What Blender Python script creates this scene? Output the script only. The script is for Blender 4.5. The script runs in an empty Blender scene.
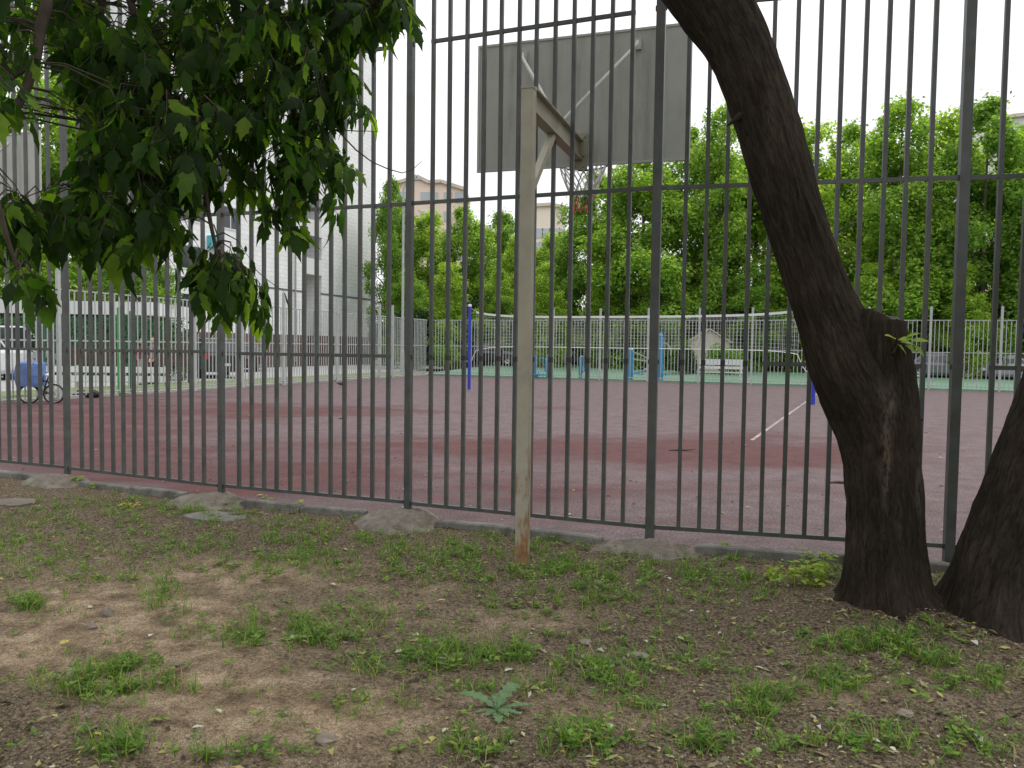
import bpy, math, random
import numpy as np
from mathutils import Matrix, Vector, noise
R = math.radians
sc = bpy.context.scene
col = sc.collection
rng = np.random.default_rng(7)
random.seed(7)

# ------------------------------------------------------------------ camera
F = 780.0
CAM = Vector((0, 0, 1.5))
PITCH, ROLL = R(2.74), R(0.78)
MC = Matrix.Rotation(math.pi / 2 - PITCH, 3, 'X') @ Matrix.Rotation(ROLL, 3, 'Z')
cd = bpy.data.cameras.new('camera'); cam = bpy.data.objects.new('camera', cd); col.objects.link(cam)
cam.matrix_world = Matrix.Translation(CAM) @ MC.to_4x4()
cd.sensor_width = 36; cd.lens = 36 * F / 1024; cd.clip_start = .05; cd.clip_end = 3000
sc.camera = cam

def ray(px, py):
    return MC @ Vector(((px - 512) / F, -(py - 384) / F, -1))
def G(px, py, z=0.0):
    d = ray(px, py); return CAM + d * ((z - CAM.z) / d.z)
def Q(px, py, Y):
    d = ray(px, py); return CAM + d * (Y / d.y)
def XY(px, Y):
    p = Q(px, 346, Y); return (p.x, p.y)
MI = MC.transposed()
def proj(p):
    c = MI @ (Vector(p) - CAM)
    return (512 + F * c.x / -c.z, 384 - F * c.y / -c.z) if c.z < -1e-3 else (-9999, 9999)

# ------------------------------------------------------------------ materials
def nodes(name):
    m = bpy.data.materials.new(name); m.use_nodes = True
    nt = m.node_tree; b = nt.nodes['Principled BSDF']
    return m, nt, b
def N(nt, t, **kw):
    n = nt.nodes.new(t)
    for k, v in kw.items():
        if k.startswith('i_'): n.inputs[k[2:].replace('_', ' ')].default_value = v
        else: setattr(n, k, v)
    return n
def c4(c, k=1.0): return (c[0] * k, c[1] * k, c[2] * k, 1)
def mixc(nt, fac, a, b, blend='MIX'):
    n = nt.nodes.new('ShaderNodeMix'); n.data_type = 'RGBA'; n.blend_type = blend
    for s, v in ((n.inputs[0], fac), (n.inputs[6], a), (n.inputs[7], b)):
        if hasattr(v, 'is_linked') or isinstance(v, bpy.types.NodeSocket): nt.links.new(v, s)
        else: s.default_value = v
    return n.outputs[2]
def ramp(nt, fac, stops):
    n = nt.nodes.new('ShaderNodeValToRGB'); e = n.color_ramp.elements
    while len(e) < len(stops): e.new(.5)
    for x, (p, c) in zip(e, stops):
        x.position = p; x.color = c if len(c) == 4 else c4(c)
    nt.links.new(fac, n.inputs[0]); return n.outputs[0]
def nz(nt, scale, detail=4, rough=.6, vec=None, stretch=None, dist=0):
    if vec is None: vec = N(nt, 'ShaderNodeTexCoord').outputs['Object']
    if stretch:
        mp = N(nt, 'ShaderNodeMapping'); mp.inputs['Scale'].default_value = stretch
        nt.links.new(vec, mp.inputs[0]); vec = mp.outputs[0]
    n = N(nt, 'ShaderNodeTexNoise'); n.inputs['Scale'].default_value = scale
    n.inputs['Detail'].default_value = detail; n.inputs['Roughness'].default_value = rough
    n.inputs['Distortion'].default_value = dist
    nt.links.new(vec, n.inputs['Vector']); return n.outputs['Fac']
def bump(nt, b, h, strength, dist=.02):
    n = N(nt, 'ShaderNodeBump'); n.inputs['Strength'].default_value = strength; n.inputs['Distance'].default_value = dist
    nt.links.new(h, n.inputs['Height']); nt.links.new(n.outputs[0], b.inputs['Normal'])
def paint(name, c, rough=.5, var=.18, scale=6, bmp=.1, metal=0, dirt=None, dirt_amt=.5):
    m, nt, b = nodes(name)
    o = ramp(nt, nz(nt, scale, 5), [(.3, c4(c, 1 - var)), (.7, c4(c, 1 + var))])
    if dirt:
        f = ramp(nt, nz(nt, scale * .6, 8, .75), [(.55 - .12 * dirt_amt, (0, 0, 0)), (.66, (dirt_amt,) * 3)])
        o = mixc(nt, f, o, c4(dirt))
    nt.links.new(o, b.inputs['Base Color'])
    b.inputs['Roughness'].default_value = rough; b.inputs['Metallic'].default_value = metal
    if bmp: bump(nt, b, nz(nt, scale * 12, 3), bmp, .004)
    return m
def glass(name, c=(.03, .035, .04)):
    m, nt, b = nodes(name); b.inputs['Base Color'].default_value = c4(c)
    b.inputs['Roughness'].default_value = .08; b.inputs['Specular IOR Level'].default_value = .6
    return m
def leafmat(name, stops, trans=.35, rough=.5, spec=.35, tk=1.0):
    m, nt, b = nodes(name)
    g = N(nt, 'ShaderNodeNewGeometry')
    o = ramp(nt, g.outputs['Random Per Island'], stops)
    v = ramp(nt, nz(nt, 30, 3), [(.3, (.8, .8, .8)), (.7, (1.1, 1.1, 1.1))])
    o = mixc(nt, 1.0, o, v, 'MULTIPLY')
    nt.links.new(o, b.inputs['Base Color']); b.inputs['Roughness'].default_value = rough; b.inputs['Specular IOR Level'].default_value = spec
    t = N(nt, 'ShaderNodeBsdfTranslucent')
    tc = mixc(nt, 1.0, o, (1.5 * tk, 1.58 * tk, .72 * tk, 1), 'MULTIPLY'); nt.links.new(tc, t.inputs['Color'])
    ms = N(nt, 'ShaderNodeMixShader'); ms.inputs[0].default_value = trans
    out = nt.nodes['Material Output']
    nt.links.new(b.outputs[0], ms.inputs[1]); nt.links.new(t.outputs[0], ms.inputs[2]); nt.links.new(ms.outputs[0], out.inputs['Surface'])
    return m

m_fence = paint('fence_paint', (.054, .062, .058), .45, .3, 7, .25, dirt=(.085, .05, .03), dirt_amt=.5)
m_fence_far = paint('pale_fence_paint', (.35, .365, .36), .5, .12, 5, .05)
m_weld = paint('rusty_stub', (.03, .027, .025), .8)
m_concrete = paint('concrete', (.16, .14, .115), .95, .4, 9, 1.0, dirt=(.07, .056, .038), dirt_amt=.9)
m_kerb = paint('kerb_concrete', (.17, .165, .145), .95, .35, 5, .9, dirt=(.055, .055, .038), dirt_amt=.9)
m_white = paint('white_paint', (.62, .63, .63), .5, .08, 4, .05)
m_blue = paint('blue_paint', (.02, .035, .36), .4, .1, 4, .05)
m_lblue = paint('light_blue_paint', (.035, .24, .45), .45, .12, 4, .05)
m_teal = paint('yellow_handle_paint', (.35, .42, .36), .5, .1)
m_green = paint('green_paint', (.03, .30, .05), .5, .12, 4)
m_dgreen = paint('dark_green_paint', (.03, .12, .07), .5, .12, 4)
m_black = paint('black_rubber', (.018, .018, .02), .7, .2, 9)
m_metal = paint('bare_metal', (.35, .35, .36), .35, .1, 9, .05, metal=.8)
m_wood = paint('brown_wood', (.075, .038, .026), .7, .3, 3, .2)
m_bw = paint('board_grey', (.46, .46, .43), .65, .1, 2.2, .1, dirt=(.30, .29, .26), dirt_amt=.35)
def board():
    m, nt, b = nodes('weathered_board')
    o = ramp(nt, nz(nt, 1.6, 7, .7), [(.3, (.36, .36, .335)), (.7, (.47, .47, .44))])
    st = ramp(nt, nz(nt, 9, 7, .7, None, (1, 1, .09)), [(.48, (1, 1, 1)), (.72, (.66, .64, .6))])
    o = mixc(nt, 1.0, o, st, 'MULTIPLY')
    ru = ramp(nt, nz(nt, 17, 5, .6), [(.70, (0, 0, 0)), (.76, (.8, .8, .8))])
    o = mixc(nt, ru, o, (.17, .12, .08, 1))
    nt.links.new(o, b.inputs['Base Color']); b.inputs['Roughness'].default_value = .65; return m
m_board = board()
m_rope = paint('white_rope', (.62, .62, .60), .8, .1)
m_net = paint('net_cord', (.40, .41, .40), .8, .1)
m_redc = paint('red_cord', (.45, .04, .03), .8, .2, 40)
m_fringe = None; m_bluec = paint('blue_cord', (.05, .06, .32), .8, .2, 40)
m_skin = paint('skin', (.45, .28, .21), .6, .05)
m_redcl = paint('red_cloth', (.14, .045, .04), .8, .2)
m_greycl = paint('pale_cloth', (.25, .23, .23), .8, .2)
m_hair = paint('grey_hair', (.25, .23, .21), .8, .2)
m_hair2 = paint('dark_hair', (.04, .03, .025), .8, .2)
m_cream = paint('cream_wall', (.48, .43, .33), .8, .08, 2, .1, dirt=(.35, .31, .24), dirt_amt=.3)
m_glass = glass('dark_glass')
m_bagblue = paint('blue_tarp', (.10, .17, .38), .6, .2, 5, .6)
m_bag = paint('black_bag', (.016, .016, .018), .6, .3, 6, .5)
m_red_l = paint('red_lens', (.45, .02, .02), .2, .05)
m_lens = paint('clear_lens', (.6, .6, .6), .15, .05)

def fringe():
    m, nt, b = nodes('red_and_blue_cord'); o = ramp(nt, nz(nt, 14, 2), [(.38, (.03, .04, .30)), (.46, (.5, .04, .03)), (.6, (.55, .10, .03)), (.66, (.6, .6, .58))])
    nt.links.new(o, b.inputs['Base Color']); b.inputs['Roughness'].default_value = .85; return m
m_fringe = fringe()
def rusty_paint():
    m, nt, b = nodes('cream_paint_rusting')
    tc = N(nt, 'ShaderNodeTexCoord').outputs['Object']
    base = ramp(nt, nz(nt, 5, 6), [(.3, (.27, .25, .19)), (.7, (.36, .34, .265))])
    sep = N(nt, 'ShaderNodeSeparateXYZ'); nt.links.new(tc, sep.inputs[0])
    n1 = nz(nt, 9, 8, .7, tc, (1.6, 1.6, .38))
    mr = N(nt, 'ShaderNodeMapRange'); mr.inputs['From Min'].default_value = 0; mr.inputs['From Max'].default_value = 1.5
    mr.inputs['To Min'].default_value = .13; mr.inputs['To Max'].default_value = -.12
    nt.links.new(sep.outputs[2], mr.inputs[0])
    ad = N(nt, 'ShaderNodeMath', operation='ADD'); nt.links.new(n1, ad.inputs[0]); nt.links.new(mr.outputs[0], ad.inputs[1])
    f = ramp(nt, ad.outputs[0], [(.53, (0, 0, 0)), (.62, (.92, .92, .92))])
    rc = ramp(nt, nz(nt, 22, 4), [(.3, (.10, .04, .018)), (.7, (.34, .165, .05))])
    o = mixc(nt, f, base, rc)
    f2 = ramp(nt, nz(nt, 14, 5, .6, tc, (1, 1, .5)), [(.70, (0, 0, 0)), (.74, (.8, .8, .8))])
    o = mixc(nt, f2, o, (.12, .115, .10, 1))
    nt.links.new(o, b.inputs['Base Color']); b.inputs['Roughness'].default_value = .55
    bump(nt, b, ad.outputs[0], .2, .006)
    return m
m_post = rusty_paint()

def bark(name, k=1.0):
    m, nt, b = nodes(name)
    tc = N(nt, 'ShaderNodeTexCoord').outputs['UV']
    ridg = nz(nt, 1.0, 8, .68, tc, (44, 7, 1), dist=1.2)
    fine = nz(nt, 1.0, 6, .7, tc, (120, 30, 1))
    o = ramp(nt, ridg, [(.36, (.016 * k, .013 * k, .010 * k)), (.5, (.058 * k, .048 * k, .037 * k)), (.64, (.125 * k, .105 * k, .080 * k))])
    o = mixc(nt, .35, o, ramp(nt, fine, [(.3, (.02 * k, .015 * k, .01 * k)), (.7, (.15 * k, .11 * k, .08 * k))]))
    big = ramp(nt, nz(nt, 2.2, 4), [(.42, (.72, .72, .70)), (.66, (1.22, 1.15, 1.06))])
    o = mixc(nt, 1.0, o, big, 'MULTIPLY')
    moss = ramp(nt, nz(nt, 3.1, 5), [(.58, (0, 0, 0)), (.72, (.3, .3, .3))])
    o = mixc(nt, moss, o, (.05 * k, .06 * k, .025 * k, 1))
    a = N(nt, 'ShaderNodeAttribute', attribute_name='scar')
    sn = ramp(nt, nz(nt, 26, 5, .7, None, (1, 1, .4)), [(.42, (0, 0, 0)), (.58, (1, 1, 1))])
    mu = N(nt, 'ShaderNodeMath', operation='MULTIPLY'); nt.links.new(a.outputs['Fac'], mu.inputs[0]); nt.links.new(sn, mu.inputs[1])
    o = mixc(nt, mu.outputs[0], o, (.20, .165, .125, 1))
    nt.links.new(o, b.inputs['Base Color']); b.inputs['Roughness'].default_value = .92
    b.inputs['Specular IOR Level'].default_value = .15
    ad = N(nt, 'ShaderNodeMath', operation='ADD'); nt.links.new(ridg, ad.inputs[0])
    mu2 = N(nt, 'ShaderNodeMath', operation='MULTIPLY'); mu2.inputs[1].default_value = .4; nt.links.new(fine, mu2.inputs[0]); nt.links.new(mu2.outputs[0], ad.inputs[1])
    bump(nt, b, ad.outputs[0], .9, .035)
    return m
m_bark = bark('rough_bark', .54)
m_barkfar = paint('far_bark', (.09, .07, .055), .9, .3, 3, .3)
m_cut = paint('cut_wood', (.055, .045, .035), .9, .4, 9, .5)

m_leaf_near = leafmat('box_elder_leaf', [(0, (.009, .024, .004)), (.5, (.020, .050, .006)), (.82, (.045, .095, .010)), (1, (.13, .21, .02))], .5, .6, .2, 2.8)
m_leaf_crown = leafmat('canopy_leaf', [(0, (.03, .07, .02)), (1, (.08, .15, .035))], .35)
m_lf = [leafmat('tree_leaf_mid', [(0, (.095, .17, .034)), (.5, (.20, .31, .060)), (1, (.33, .44, .10))], .52, .6, .2, 1.5),
        leafmat('tree_leaf_yellow', [(0, (.13, .21, .036)), (.5, (.26, .37, .065)), (1, (.38, .47, .11))], .52, .6, .2, 1.45),
        leafmat('tree_leaf_deep', [(0, (.07, .14, .032)), (.5, (.15, .255, .052)), (1, (.26, .37, .085))], .52, .6, .2, 1.5)]
m_shrub = leafmat('shrub_leaf', [(0, (.014, .036, .012)), (.6, (.028, .066, .02)), (1, (.07, .13, .03))], .35)
m_hedge = leafmat('hedge_leaf', [(0, (.018, .06, .025)), (.6, (.03, .11, .04)), (1, (.07, .17, .06))], .3)
m_grass = leafmat('grass_blade', [(0, (.06, .13, .02)), (.45, (.115, .23, .028)), (.8, (.18, .31, .04)), (.92, (.29, .30, .07)), (1, (.36, .31, .15))], .35, .55)
m_weed = leafmat('weed_leaf', [(0, (.09, .17, .07)), (1, (.15, .24, .11))], .25)
m_bright = leafmat('fresh_leaf', [(0, (.20, .32, .03)), (.7, (.28, .40, .035)), (1, (.42, .42, .04))], .45)
m_yel = leafmat('yellow_leaf', [(0, (.45, .36, .05)), (1, (.5, .42, .06))], .3)
m_litter = leafmat('leaf_litter', [(0, (.035, .025, .016)), (.35, (.10, .07, .045)), (.55, (.19, .145, .09)), (.7, (.30, .27, .13)), (.8, (.42, .38, .12)), (.88, (.30, .34, .12)), (.95, (.42, .40, .32)), (1, (.55, .55, .5))], .15, .8)
m_stone = paint('stone', (.20, .165, .13), .9, .3, 20, .6)

def dirt_mat():
    m, nt, b = nodes('trodden_earth')
    big = nz(nt, .9, 6, .6); mid = nz(nt, 5, 8, .7); fine = nz(nt, 55, 5, .75); pore = nz(nt, 160, 3, .7)
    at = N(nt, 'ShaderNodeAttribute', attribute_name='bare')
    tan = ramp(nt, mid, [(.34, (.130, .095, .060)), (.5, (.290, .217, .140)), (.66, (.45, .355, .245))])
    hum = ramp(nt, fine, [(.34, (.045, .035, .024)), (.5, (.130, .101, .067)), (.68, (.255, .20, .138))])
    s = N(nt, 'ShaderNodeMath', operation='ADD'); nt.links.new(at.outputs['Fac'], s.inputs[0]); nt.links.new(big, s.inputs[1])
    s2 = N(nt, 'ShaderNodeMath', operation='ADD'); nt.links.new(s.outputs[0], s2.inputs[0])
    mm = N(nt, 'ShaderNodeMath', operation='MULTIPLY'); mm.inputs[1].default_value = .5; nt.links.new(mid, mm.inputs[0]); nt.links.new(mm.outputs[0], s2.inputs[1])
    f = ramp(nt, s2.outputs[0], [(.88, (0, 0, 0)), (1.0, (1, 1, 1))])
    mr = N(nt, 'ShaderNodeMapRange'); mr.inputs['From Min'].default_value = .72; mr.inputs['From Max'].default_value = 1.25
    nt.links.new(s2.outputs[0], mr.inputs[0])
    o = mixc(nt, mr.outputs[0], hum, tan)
    sp = ramp(nt, pore, [(.36, (.5, .5, .5)), (.5, (1, 1, 1)), (.64, (1.4, 1.36, 1.3))])
    o = mixc(nt, 1.0, o, sp, 'MULTIPLY')
    sp2 = ramp(nt, fine, [(.36, (.55, .55, .55)), (.55, (1.1, 1.1, 1.1))])
    o = mixc(nt, 1.0, o, sp2, 'MULTIPLY')
    nt.links.new(o, b.inputs['Base Color']); b.inputs['Roughness'].default_value = .95
    b.inputs['Specular IOR Level'].default_value = .15
    h = N(nt, 'ShaderNodeMath', operation='ADD'); nt.links.new(mid, h.inputs[0])
    h2 = N(nt, 'ShaderNodeMath', operation='MULTIPLY'); h2.inputs[1].default_value = .55; nt.links.new(fine, h2.inputs[0]); nt.links.new(h2.outputs[0], h.inputs[1])
    bump(nt, b, h.outputs[0], .9, .035)
    return m
m_dirt = dirt_mat()

def court_mat():
    m, nt, b = nodes('worn_rubber_court')
    at = N(nt, 'ShaderNodeAttribute', attribute_name='wear')
    n1 = nz(nt, .55, 7, .62, None, (1.0, 1.9, 1), dist=.5); grain = nz(nt, 42, 4, .8); mid = nz(nt, 3.2, 6, .7)
    s = N(nt, 'ShaderNodeMath', operation='MULTIPLY_ADD'); s.inputs[1].default_value = 1.05
    nt.links.new(n1, s.inputs[0]); nt.links.new(at.outputs['Fac'], s.inputs[2])
    s2 = N(nt, 'ShaderNodeMath', operation='MULTIPLY_ADD'); s2.inputs[1].default_value = .3
    nt.links.new(mid, s2.inputs[0]); nt.links.new(s.outputs[0], s2.inputs[2])
    mr = N(nt, 'ShaderNodeMapRange'); mr.inputs['From Min'].default_value = .78; mr.inputs['From Max'].default_value = 1.08
    nt.links.new(s2.outputs[0], mr.inputs[0])
    o = mixc(nt, mr.outputs[0], (.116, .082, .084, 1), (.082, .030, .029, 1))
    g = ramp(nt, grain, [(.34, (.35, .35, .35)), (.5, (1, 1, 1)), (.66, (1.9, 1.85, 1.85))])
    o = mixc(nt, 1.0, o, g, 'MULTIPLY')
    g2 = ramp(nt, mid, [(.34, (.70, .68, .68)), (.66, (1.2, 1.2, 1.2))])
    o = mixc(nt, 1.0, o, g2, 'MULTIPLY')
    nt.links.new(o, b.inputs['Base Color']); b.inputs['Roughness'].default_value = .8
    b.inputs['Specular IOR Level'].default_value = .3
    bump(nt, b, grain, .5, .006)
    return m
m_court = court_mat()

def simple(name, stops, scale, rough=.9, bmp=.3):
    m, nt, b = nodes(name); f = nz(nt, scale, 8, .65)
    nt.links.new(ramp(nt, f, stops), b.inputs['Base Color']); b.inputs['Roughness'].default_value = rough
    bump(nt, b, nz(nt, scale * 20, 3), bmp, .02); return m
m_terrain = simple('rough_lawn', [(.3, (.05, .075, .025)), (.7, (.11, .13, .05))], .6)
m_lawn = simple('pale_lawn', [(.3, (.09, .14, .035)), (.7, (.17, .21, .07))], 1.2)
m_pave = simple('grey_paving', [(.3, (.27, .27, .26)), (.7, (.36, .355, .345))], .7)
m_asph = simple('asphalt', [(.3, (.045, .045, .047)), (.7, (.075, .074, .073))], 1.5)
m_grubber = simple('green_rubber', [(.3, (.10, .19, .125)), (.7, (.14, .25, .16))], 1.4)
m_line = paint('worn_white_line', (.34, .30, .30), .8, .25, 4, .2, dirt=(.13, .09, .09), dirt_amt=1.0)

def tile_mat(name, c1, c2, cm, bw, bh, scale=1.0, rough=.6):
    m, nt, b = nodes(name)
    tc = N(nt, 'ShaderNodeTexCoord').outputs['UV']
    br = N(nt, 'ShaderNodeTexBrick'); br.inputs['Scale'].default_value = scale
    br.inputs['Color1'].default_value = c4(c1); br.inputs['Color2'].default_value = c4(c2); br.inputs['Mortar'].default_value = c4(cm)
    br.inputs['Brick Width'].default_value = bw; br.inputs['Row Height'].default_value = bh; br.inputs['Mortar Size'].default_value = .012
    nt.links.new(tc, br.inputs['Vector'])
    v = ramp(nt, nz(nt, .5, 6), [(.3, (.9, .9, .9)), (.7, (1.05, 1.05, 1.05))])
    nt.links.new(mixc(nt, 1.0, br.outputs['Color'], v, 'MULTIPLY'), b.inputs['Base Color']); b.inputs['Roughness'].default_value = rough
    return m
m_wall = tile_mat('white_tile_wall', (.78, .78, .79), (.72, .72, .73), (.52, .52, .53), .6, .3)
m_plinth = tile_mat('brown_tile_plinth', (.135, .075, .070), (.105, .058, .055), (.20, .16, .15), .3, .9)
m_pink = paint('pink_render', (.78, .62, .54), .9, .05, .3, 0)
m_peach = paint('peach_render', (.80, .70, .60), .9, .05, .3, 0)
m_block = paint('pale_render', (.62, .62, .62), .9, .05, .3, 0)
m_roofpale = paint('pale_roof', (.62, .52, .46), .9, .1, .5, 0); m_roofgrey = paint('grey_roof', (.30, .29, .28), .9, .1, .5, 0)
m_winblue = glass('blue_window', (.42, .46, .50))

# ------------------------------------------------------------------ mesh builder
class MB:
    def __init__(s): s.v = []; s.f = []; s.uv = None
    def add(s, vs, fs):
        o = len(s.v); s.v += [tuple(x) for x in vs]; s.f += [tuple(i + o for i in f) for f in fs]; return s
    def box(s, c, d, rz=0, bev=0):
        x, y, z = d[0] / 2, d[1] / 2, d[2] / 2; ca, sa = math.cos(rz), math.sin(rz)
        vs = []
        for dz in (-z, z):
            for dx, dy in ((-x, -y), (x, -y), (x, y), (-x, y)):
                vs.append((c[0] + dx * ca - dy * sa, c[1] + dx * sa + dy * ca, c[2] + dz))
        return s.add(vs, [(3, 2, 1, 0), (4, 5, 6, 7), (0, 1, 5, 4), (1, 2, 6, 5), (2, 3, 7, 6), (3, 0, 4, 7)])
    def bar(s, p, q, w, h=None, up=(0, 0, 1)):
        h = w if h is None else h
        p, q = Vector(p), Vector(q); d = (q - p).normalized(); u = Vector(up)
        if abs(d.dot(u)) > .99: u = Vector((0, 1, 0))
        a = d.cross(u).normalized(); b = a.cross(d).normalized()
        vs = [e + a * (i * w / 2) + b * (j * h / 2) for e in (p, q) for i, j in ((-1, -1), (1, -1), (1, 1), (-1, 1))]
        return s.add(vs, [(3, 2, 1, 0), (4, 5, 6, 7), (0, 1, 5, 4), (1, 2, 6, 5), (2, 3, 7, 6), (3, 0, 4, 7)])
    def tube(s, pts, rad, n=8, cap=True):
        pts = [Vector(p) for p in pts]
        if not hasattr(rad, '__len__'): rad = [rad] * len(pts)
        o = len(s.v); a = None
        for i, p in enumerate(pts):
            d = (pts[min(i + 1, len(pts) - 1)] - pts[max(i - 1, 0)]).normalized()
            if a is None:
                u = Vector((0, 0, 1)) if abs(d.z) < .9 else Vector((1, 0, 0)); a = d.cross(u).normalized()
            else: a = (a - d * a.dot(d)).normalized()
            b = d.cross(a)
            for k in range(n):
                t = 2 * math.pi * k / n
                s.v.append(tuple(p + (a * math.cos(t) + b * math.sin(t)) * rad[i]))
        for i in range(len(pts) - 1):
            for k in range(n):
                s.f.append((o + i * n + k, o + i * n + (k + 1) % n, o + (i + 1) * n + (k + 1) % n, o + (i + 1) * n + k))
        if cap:
            s.f.append(tuple(o + k for k in range(n))[::-1]); e = o + (len(pts) - 1) * n; s.f.append(tuple(e + k for k in range(n)))
        return s
    def lathe(s, prof, c=(0, 0, 0), n=24, axis='z'):
        o = len(s.v)
        for r, h in prof:
            for k in range(n):
                t = 2 * math.pi * k / n; x, y = r * math.cos(t), r * math.sin(t)
                s.v.append((c[0] + x, c[1] + y, c[2] + h) if axis == 'z' else (c[0] + x, c[1] + h, c[2] + y))
        for i in range(len(prof) - 1):
            for k in range(n):
                s.f.append((o + i * n + k, o + i * n + (k + 1) % n, o + (i + 1) * n + (k + 1) % n, o + (i + 1) * n + k))
        return s
    def build(s, name, mat, parent=None, label=None, world=True, smooth=False, uv=None, at=None):
        v = np.array(s.v, dtype=float)
        o0 = None
        if parent is not None and world: o0 = np.array(parent.matrix_basis.translation)
        if at is not None: o0 = np.array(at)
        if o0 is not None: v = v - o0
        me = bpy.data.meshes.new(name); me.from_pydata(v.tolist(), [], s.f); 
        if smooth: me.shade_smooth()
        if uv is not None: box_uv(me, np.array(s.v))
        me.materials.append(mat); me.update()
        o = bpy.data.objects.new(name, me); col.objects.link(o)
        if parent is not None: o.parent = parent
        if at is not None: o.location = at
        if label: o['label'] = label
        return o
def box_uv(me, v):
    """metre-true uv: along the horizontal tangent of each face, and height"""
    l = me.uv_layers.new(name='UVMap')
    for p in me.polygons:
        n = p.normal; t = Vector((-n.y, n.x, 0))
        t = t.normalized() if t.length > 1e-4 else Vector((1, 0, 0))
        for li in p.loop_indices:
            c = Vector(v[me.loops[li].vertex_index])
            l.data[li].uv = (c.dot(t), c.z if abs(n.z) < .7 else c.y)
def npmesh(name, V, Fq, mat, parent=None, at=None, smooth=False):
    V = np.asarray(V, float); Fq = np.asarray(Fq, np.int32); k = Fq.shape[1]
    o0 = None
    if parent is not None: o0 = np.array(parent.matrix_basis.translation)
    if at is not None: o0 = np.array(at)
    if o0 is not None: V = V - o0
    me = bpy.data.meshes.new(name); me.vertices.add(len(V)); me.vertices.foreach_set('co', V.ravel().astype(np.float32))
    me.loops.add(Fq.size); me.loops.foreach_set('vertex_index', Fq.ravel())
    me.polygons.add(len(Fq)); me.polygons.foreach_set('loop_start', np.arange(0, Fq.size, k, dtype=np.int32))
    me.update(calc_edges=True); me.validate()
    if smooth: me.shade_smooth()
    me.materials.append(mat)
    o = bpy.data.objects.new(name, me); col.objects.link(o)
    if parent is not None: o.parent = parent
    if at is not None: o.location = at
    return o
def tag(o, label=None, cat=None, group=None, kind=None):
    if label: o['label'] = label
    if cat: o['category'] = cat
    if group: o['group'] = group
    if kind: o['kind'] = kind
    return o
def thing(name, label, cat, loc=(0, 0, 0), rz=0, group=None):
    o = bpy.data.objects.new(name, None); col.objects.link(o); o.empty_display_size = .2
    o.location = loc; o.rotation_euler = (0, 0, rz)
    o.matrix_basis = Matrix.Translation(loc) @ Matrix.Rotation(rz, 4, 'Z')
    return tag(o, label, cat, group)
def dup(r, loc, rz=None, label=None, scale=None):
    c = r.copy(); col.objects.link(c); c.location = loc
    if rz is not None: c.rotation_euler = (0, 0, rz)
    if scale is not None: c.scale = scale
    if label: c['label'] = label
    for ch in list(r.children):
        d = ch.copy(); col.objects.link(d); d.parent = c
        for g in list(ch.children):
            e = g.copy(); col.objects.link(e); e.parent = d
    return c

# ------------------------------------------------------------------ layout of the place
E1 = Vector((.347, .938, 0)); E2 = Vector((.938, -.347, 0)); RZ = -math.atan2(.347, .938)
def V2(x, y, z=0): return Vector((x, y, z))
def xyv(px, Y): return V2(*XY(px, Y))
NEAR = [V2(-14.2, 12.35), V2(-11.7, 11.15), V2(-9.2, 10.15), V2(-6.95, 9.25), xyv(66, 8.36), xyv(221, 7.44), xyv(409, 6.73), xyv(654, 5.95), xyv(957, 5.46), V2(5.25, 4.98), V2(7.4, 4.45), V2(9.5, 3.9)]
CORNER = V2(-4.2, 39.5)
FARD = Vector((.93, -.367, 0)).normalized(); LEFTD = (NEAR[0] - CORNER).normalized()
def near_y(x):
    xs = [p.x for p in NEAR]; ys = [p.y for p in NEAR]
    return float(np.interp(x, xs, ys))
# ------------------------------------------------------------------ ground
T1 = V2(*XY(888, 4.62)); T2 = V2(*XY(1008, 4.38))
def gz(x, y):
    z = -.03 + .035 * noise.noise((x * .8, y * .8, 3.1)) + .018 * noise.noise((x * 2.7, y * 2.7, 9.2))
    for t, r, h in ((T1, .55, .045), (T2, .6, .06)):
        d2 = ((x - t.x) ** 2 + (y - t.y) ** 2) / r ** 2
        z += h * math.exp(-d2)
    d = near_y(x) - y
    if d < .6: z = z * max(0, min(1, (d - .1) / .5)) + (-.012) * (1 - max(0, min(1, (d - .1) / .5)))
    if d < .06: z = -.07
    return z
def gzf(x, y):
    return gz(x, y) + .015 * noise.noise((x * 8, y * 8, 1.7)) + .009 * noise.noise((x * 21, y * 21, 5.7)) if near_y(x) - y > .06 else gz(x, y)
BARE = [(110, 610, 190, 38, .5), (60, 660, 120, 30, .35), (330, 720, 200, 40, .42), (560, 610, 120, 14, .25), (700, 625, 110, 16, .28), (420, 585, 80, 12, .2), (240, 570, 80, 16, .3),
        (900, 690, 190, 20, .3), (640, 720, 120, 25, .15), (830, 610, 25, 25, .35), (230, 690, 110, 40, .35), (300, 570, 60, 14, .2)]
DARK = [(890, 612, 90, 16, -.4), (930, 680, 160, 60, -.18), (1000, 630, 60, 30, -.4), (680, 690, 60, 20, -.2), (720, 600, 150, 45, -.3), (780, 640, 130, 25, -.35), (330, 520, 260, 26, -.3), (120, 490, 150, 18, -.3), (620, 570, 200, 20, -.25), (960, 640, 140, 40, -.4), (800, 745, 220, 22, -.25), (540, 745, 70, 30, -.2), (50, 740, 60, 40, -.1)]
def field(px, py, L):
    s = 0
    for cx, cy, rx, ry, a in L:
        d = ((px - cx) / rx) ** 2 + ((py - cy) / ry) ** 2
        s += a * math.exp(-d)
    return s
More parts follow.
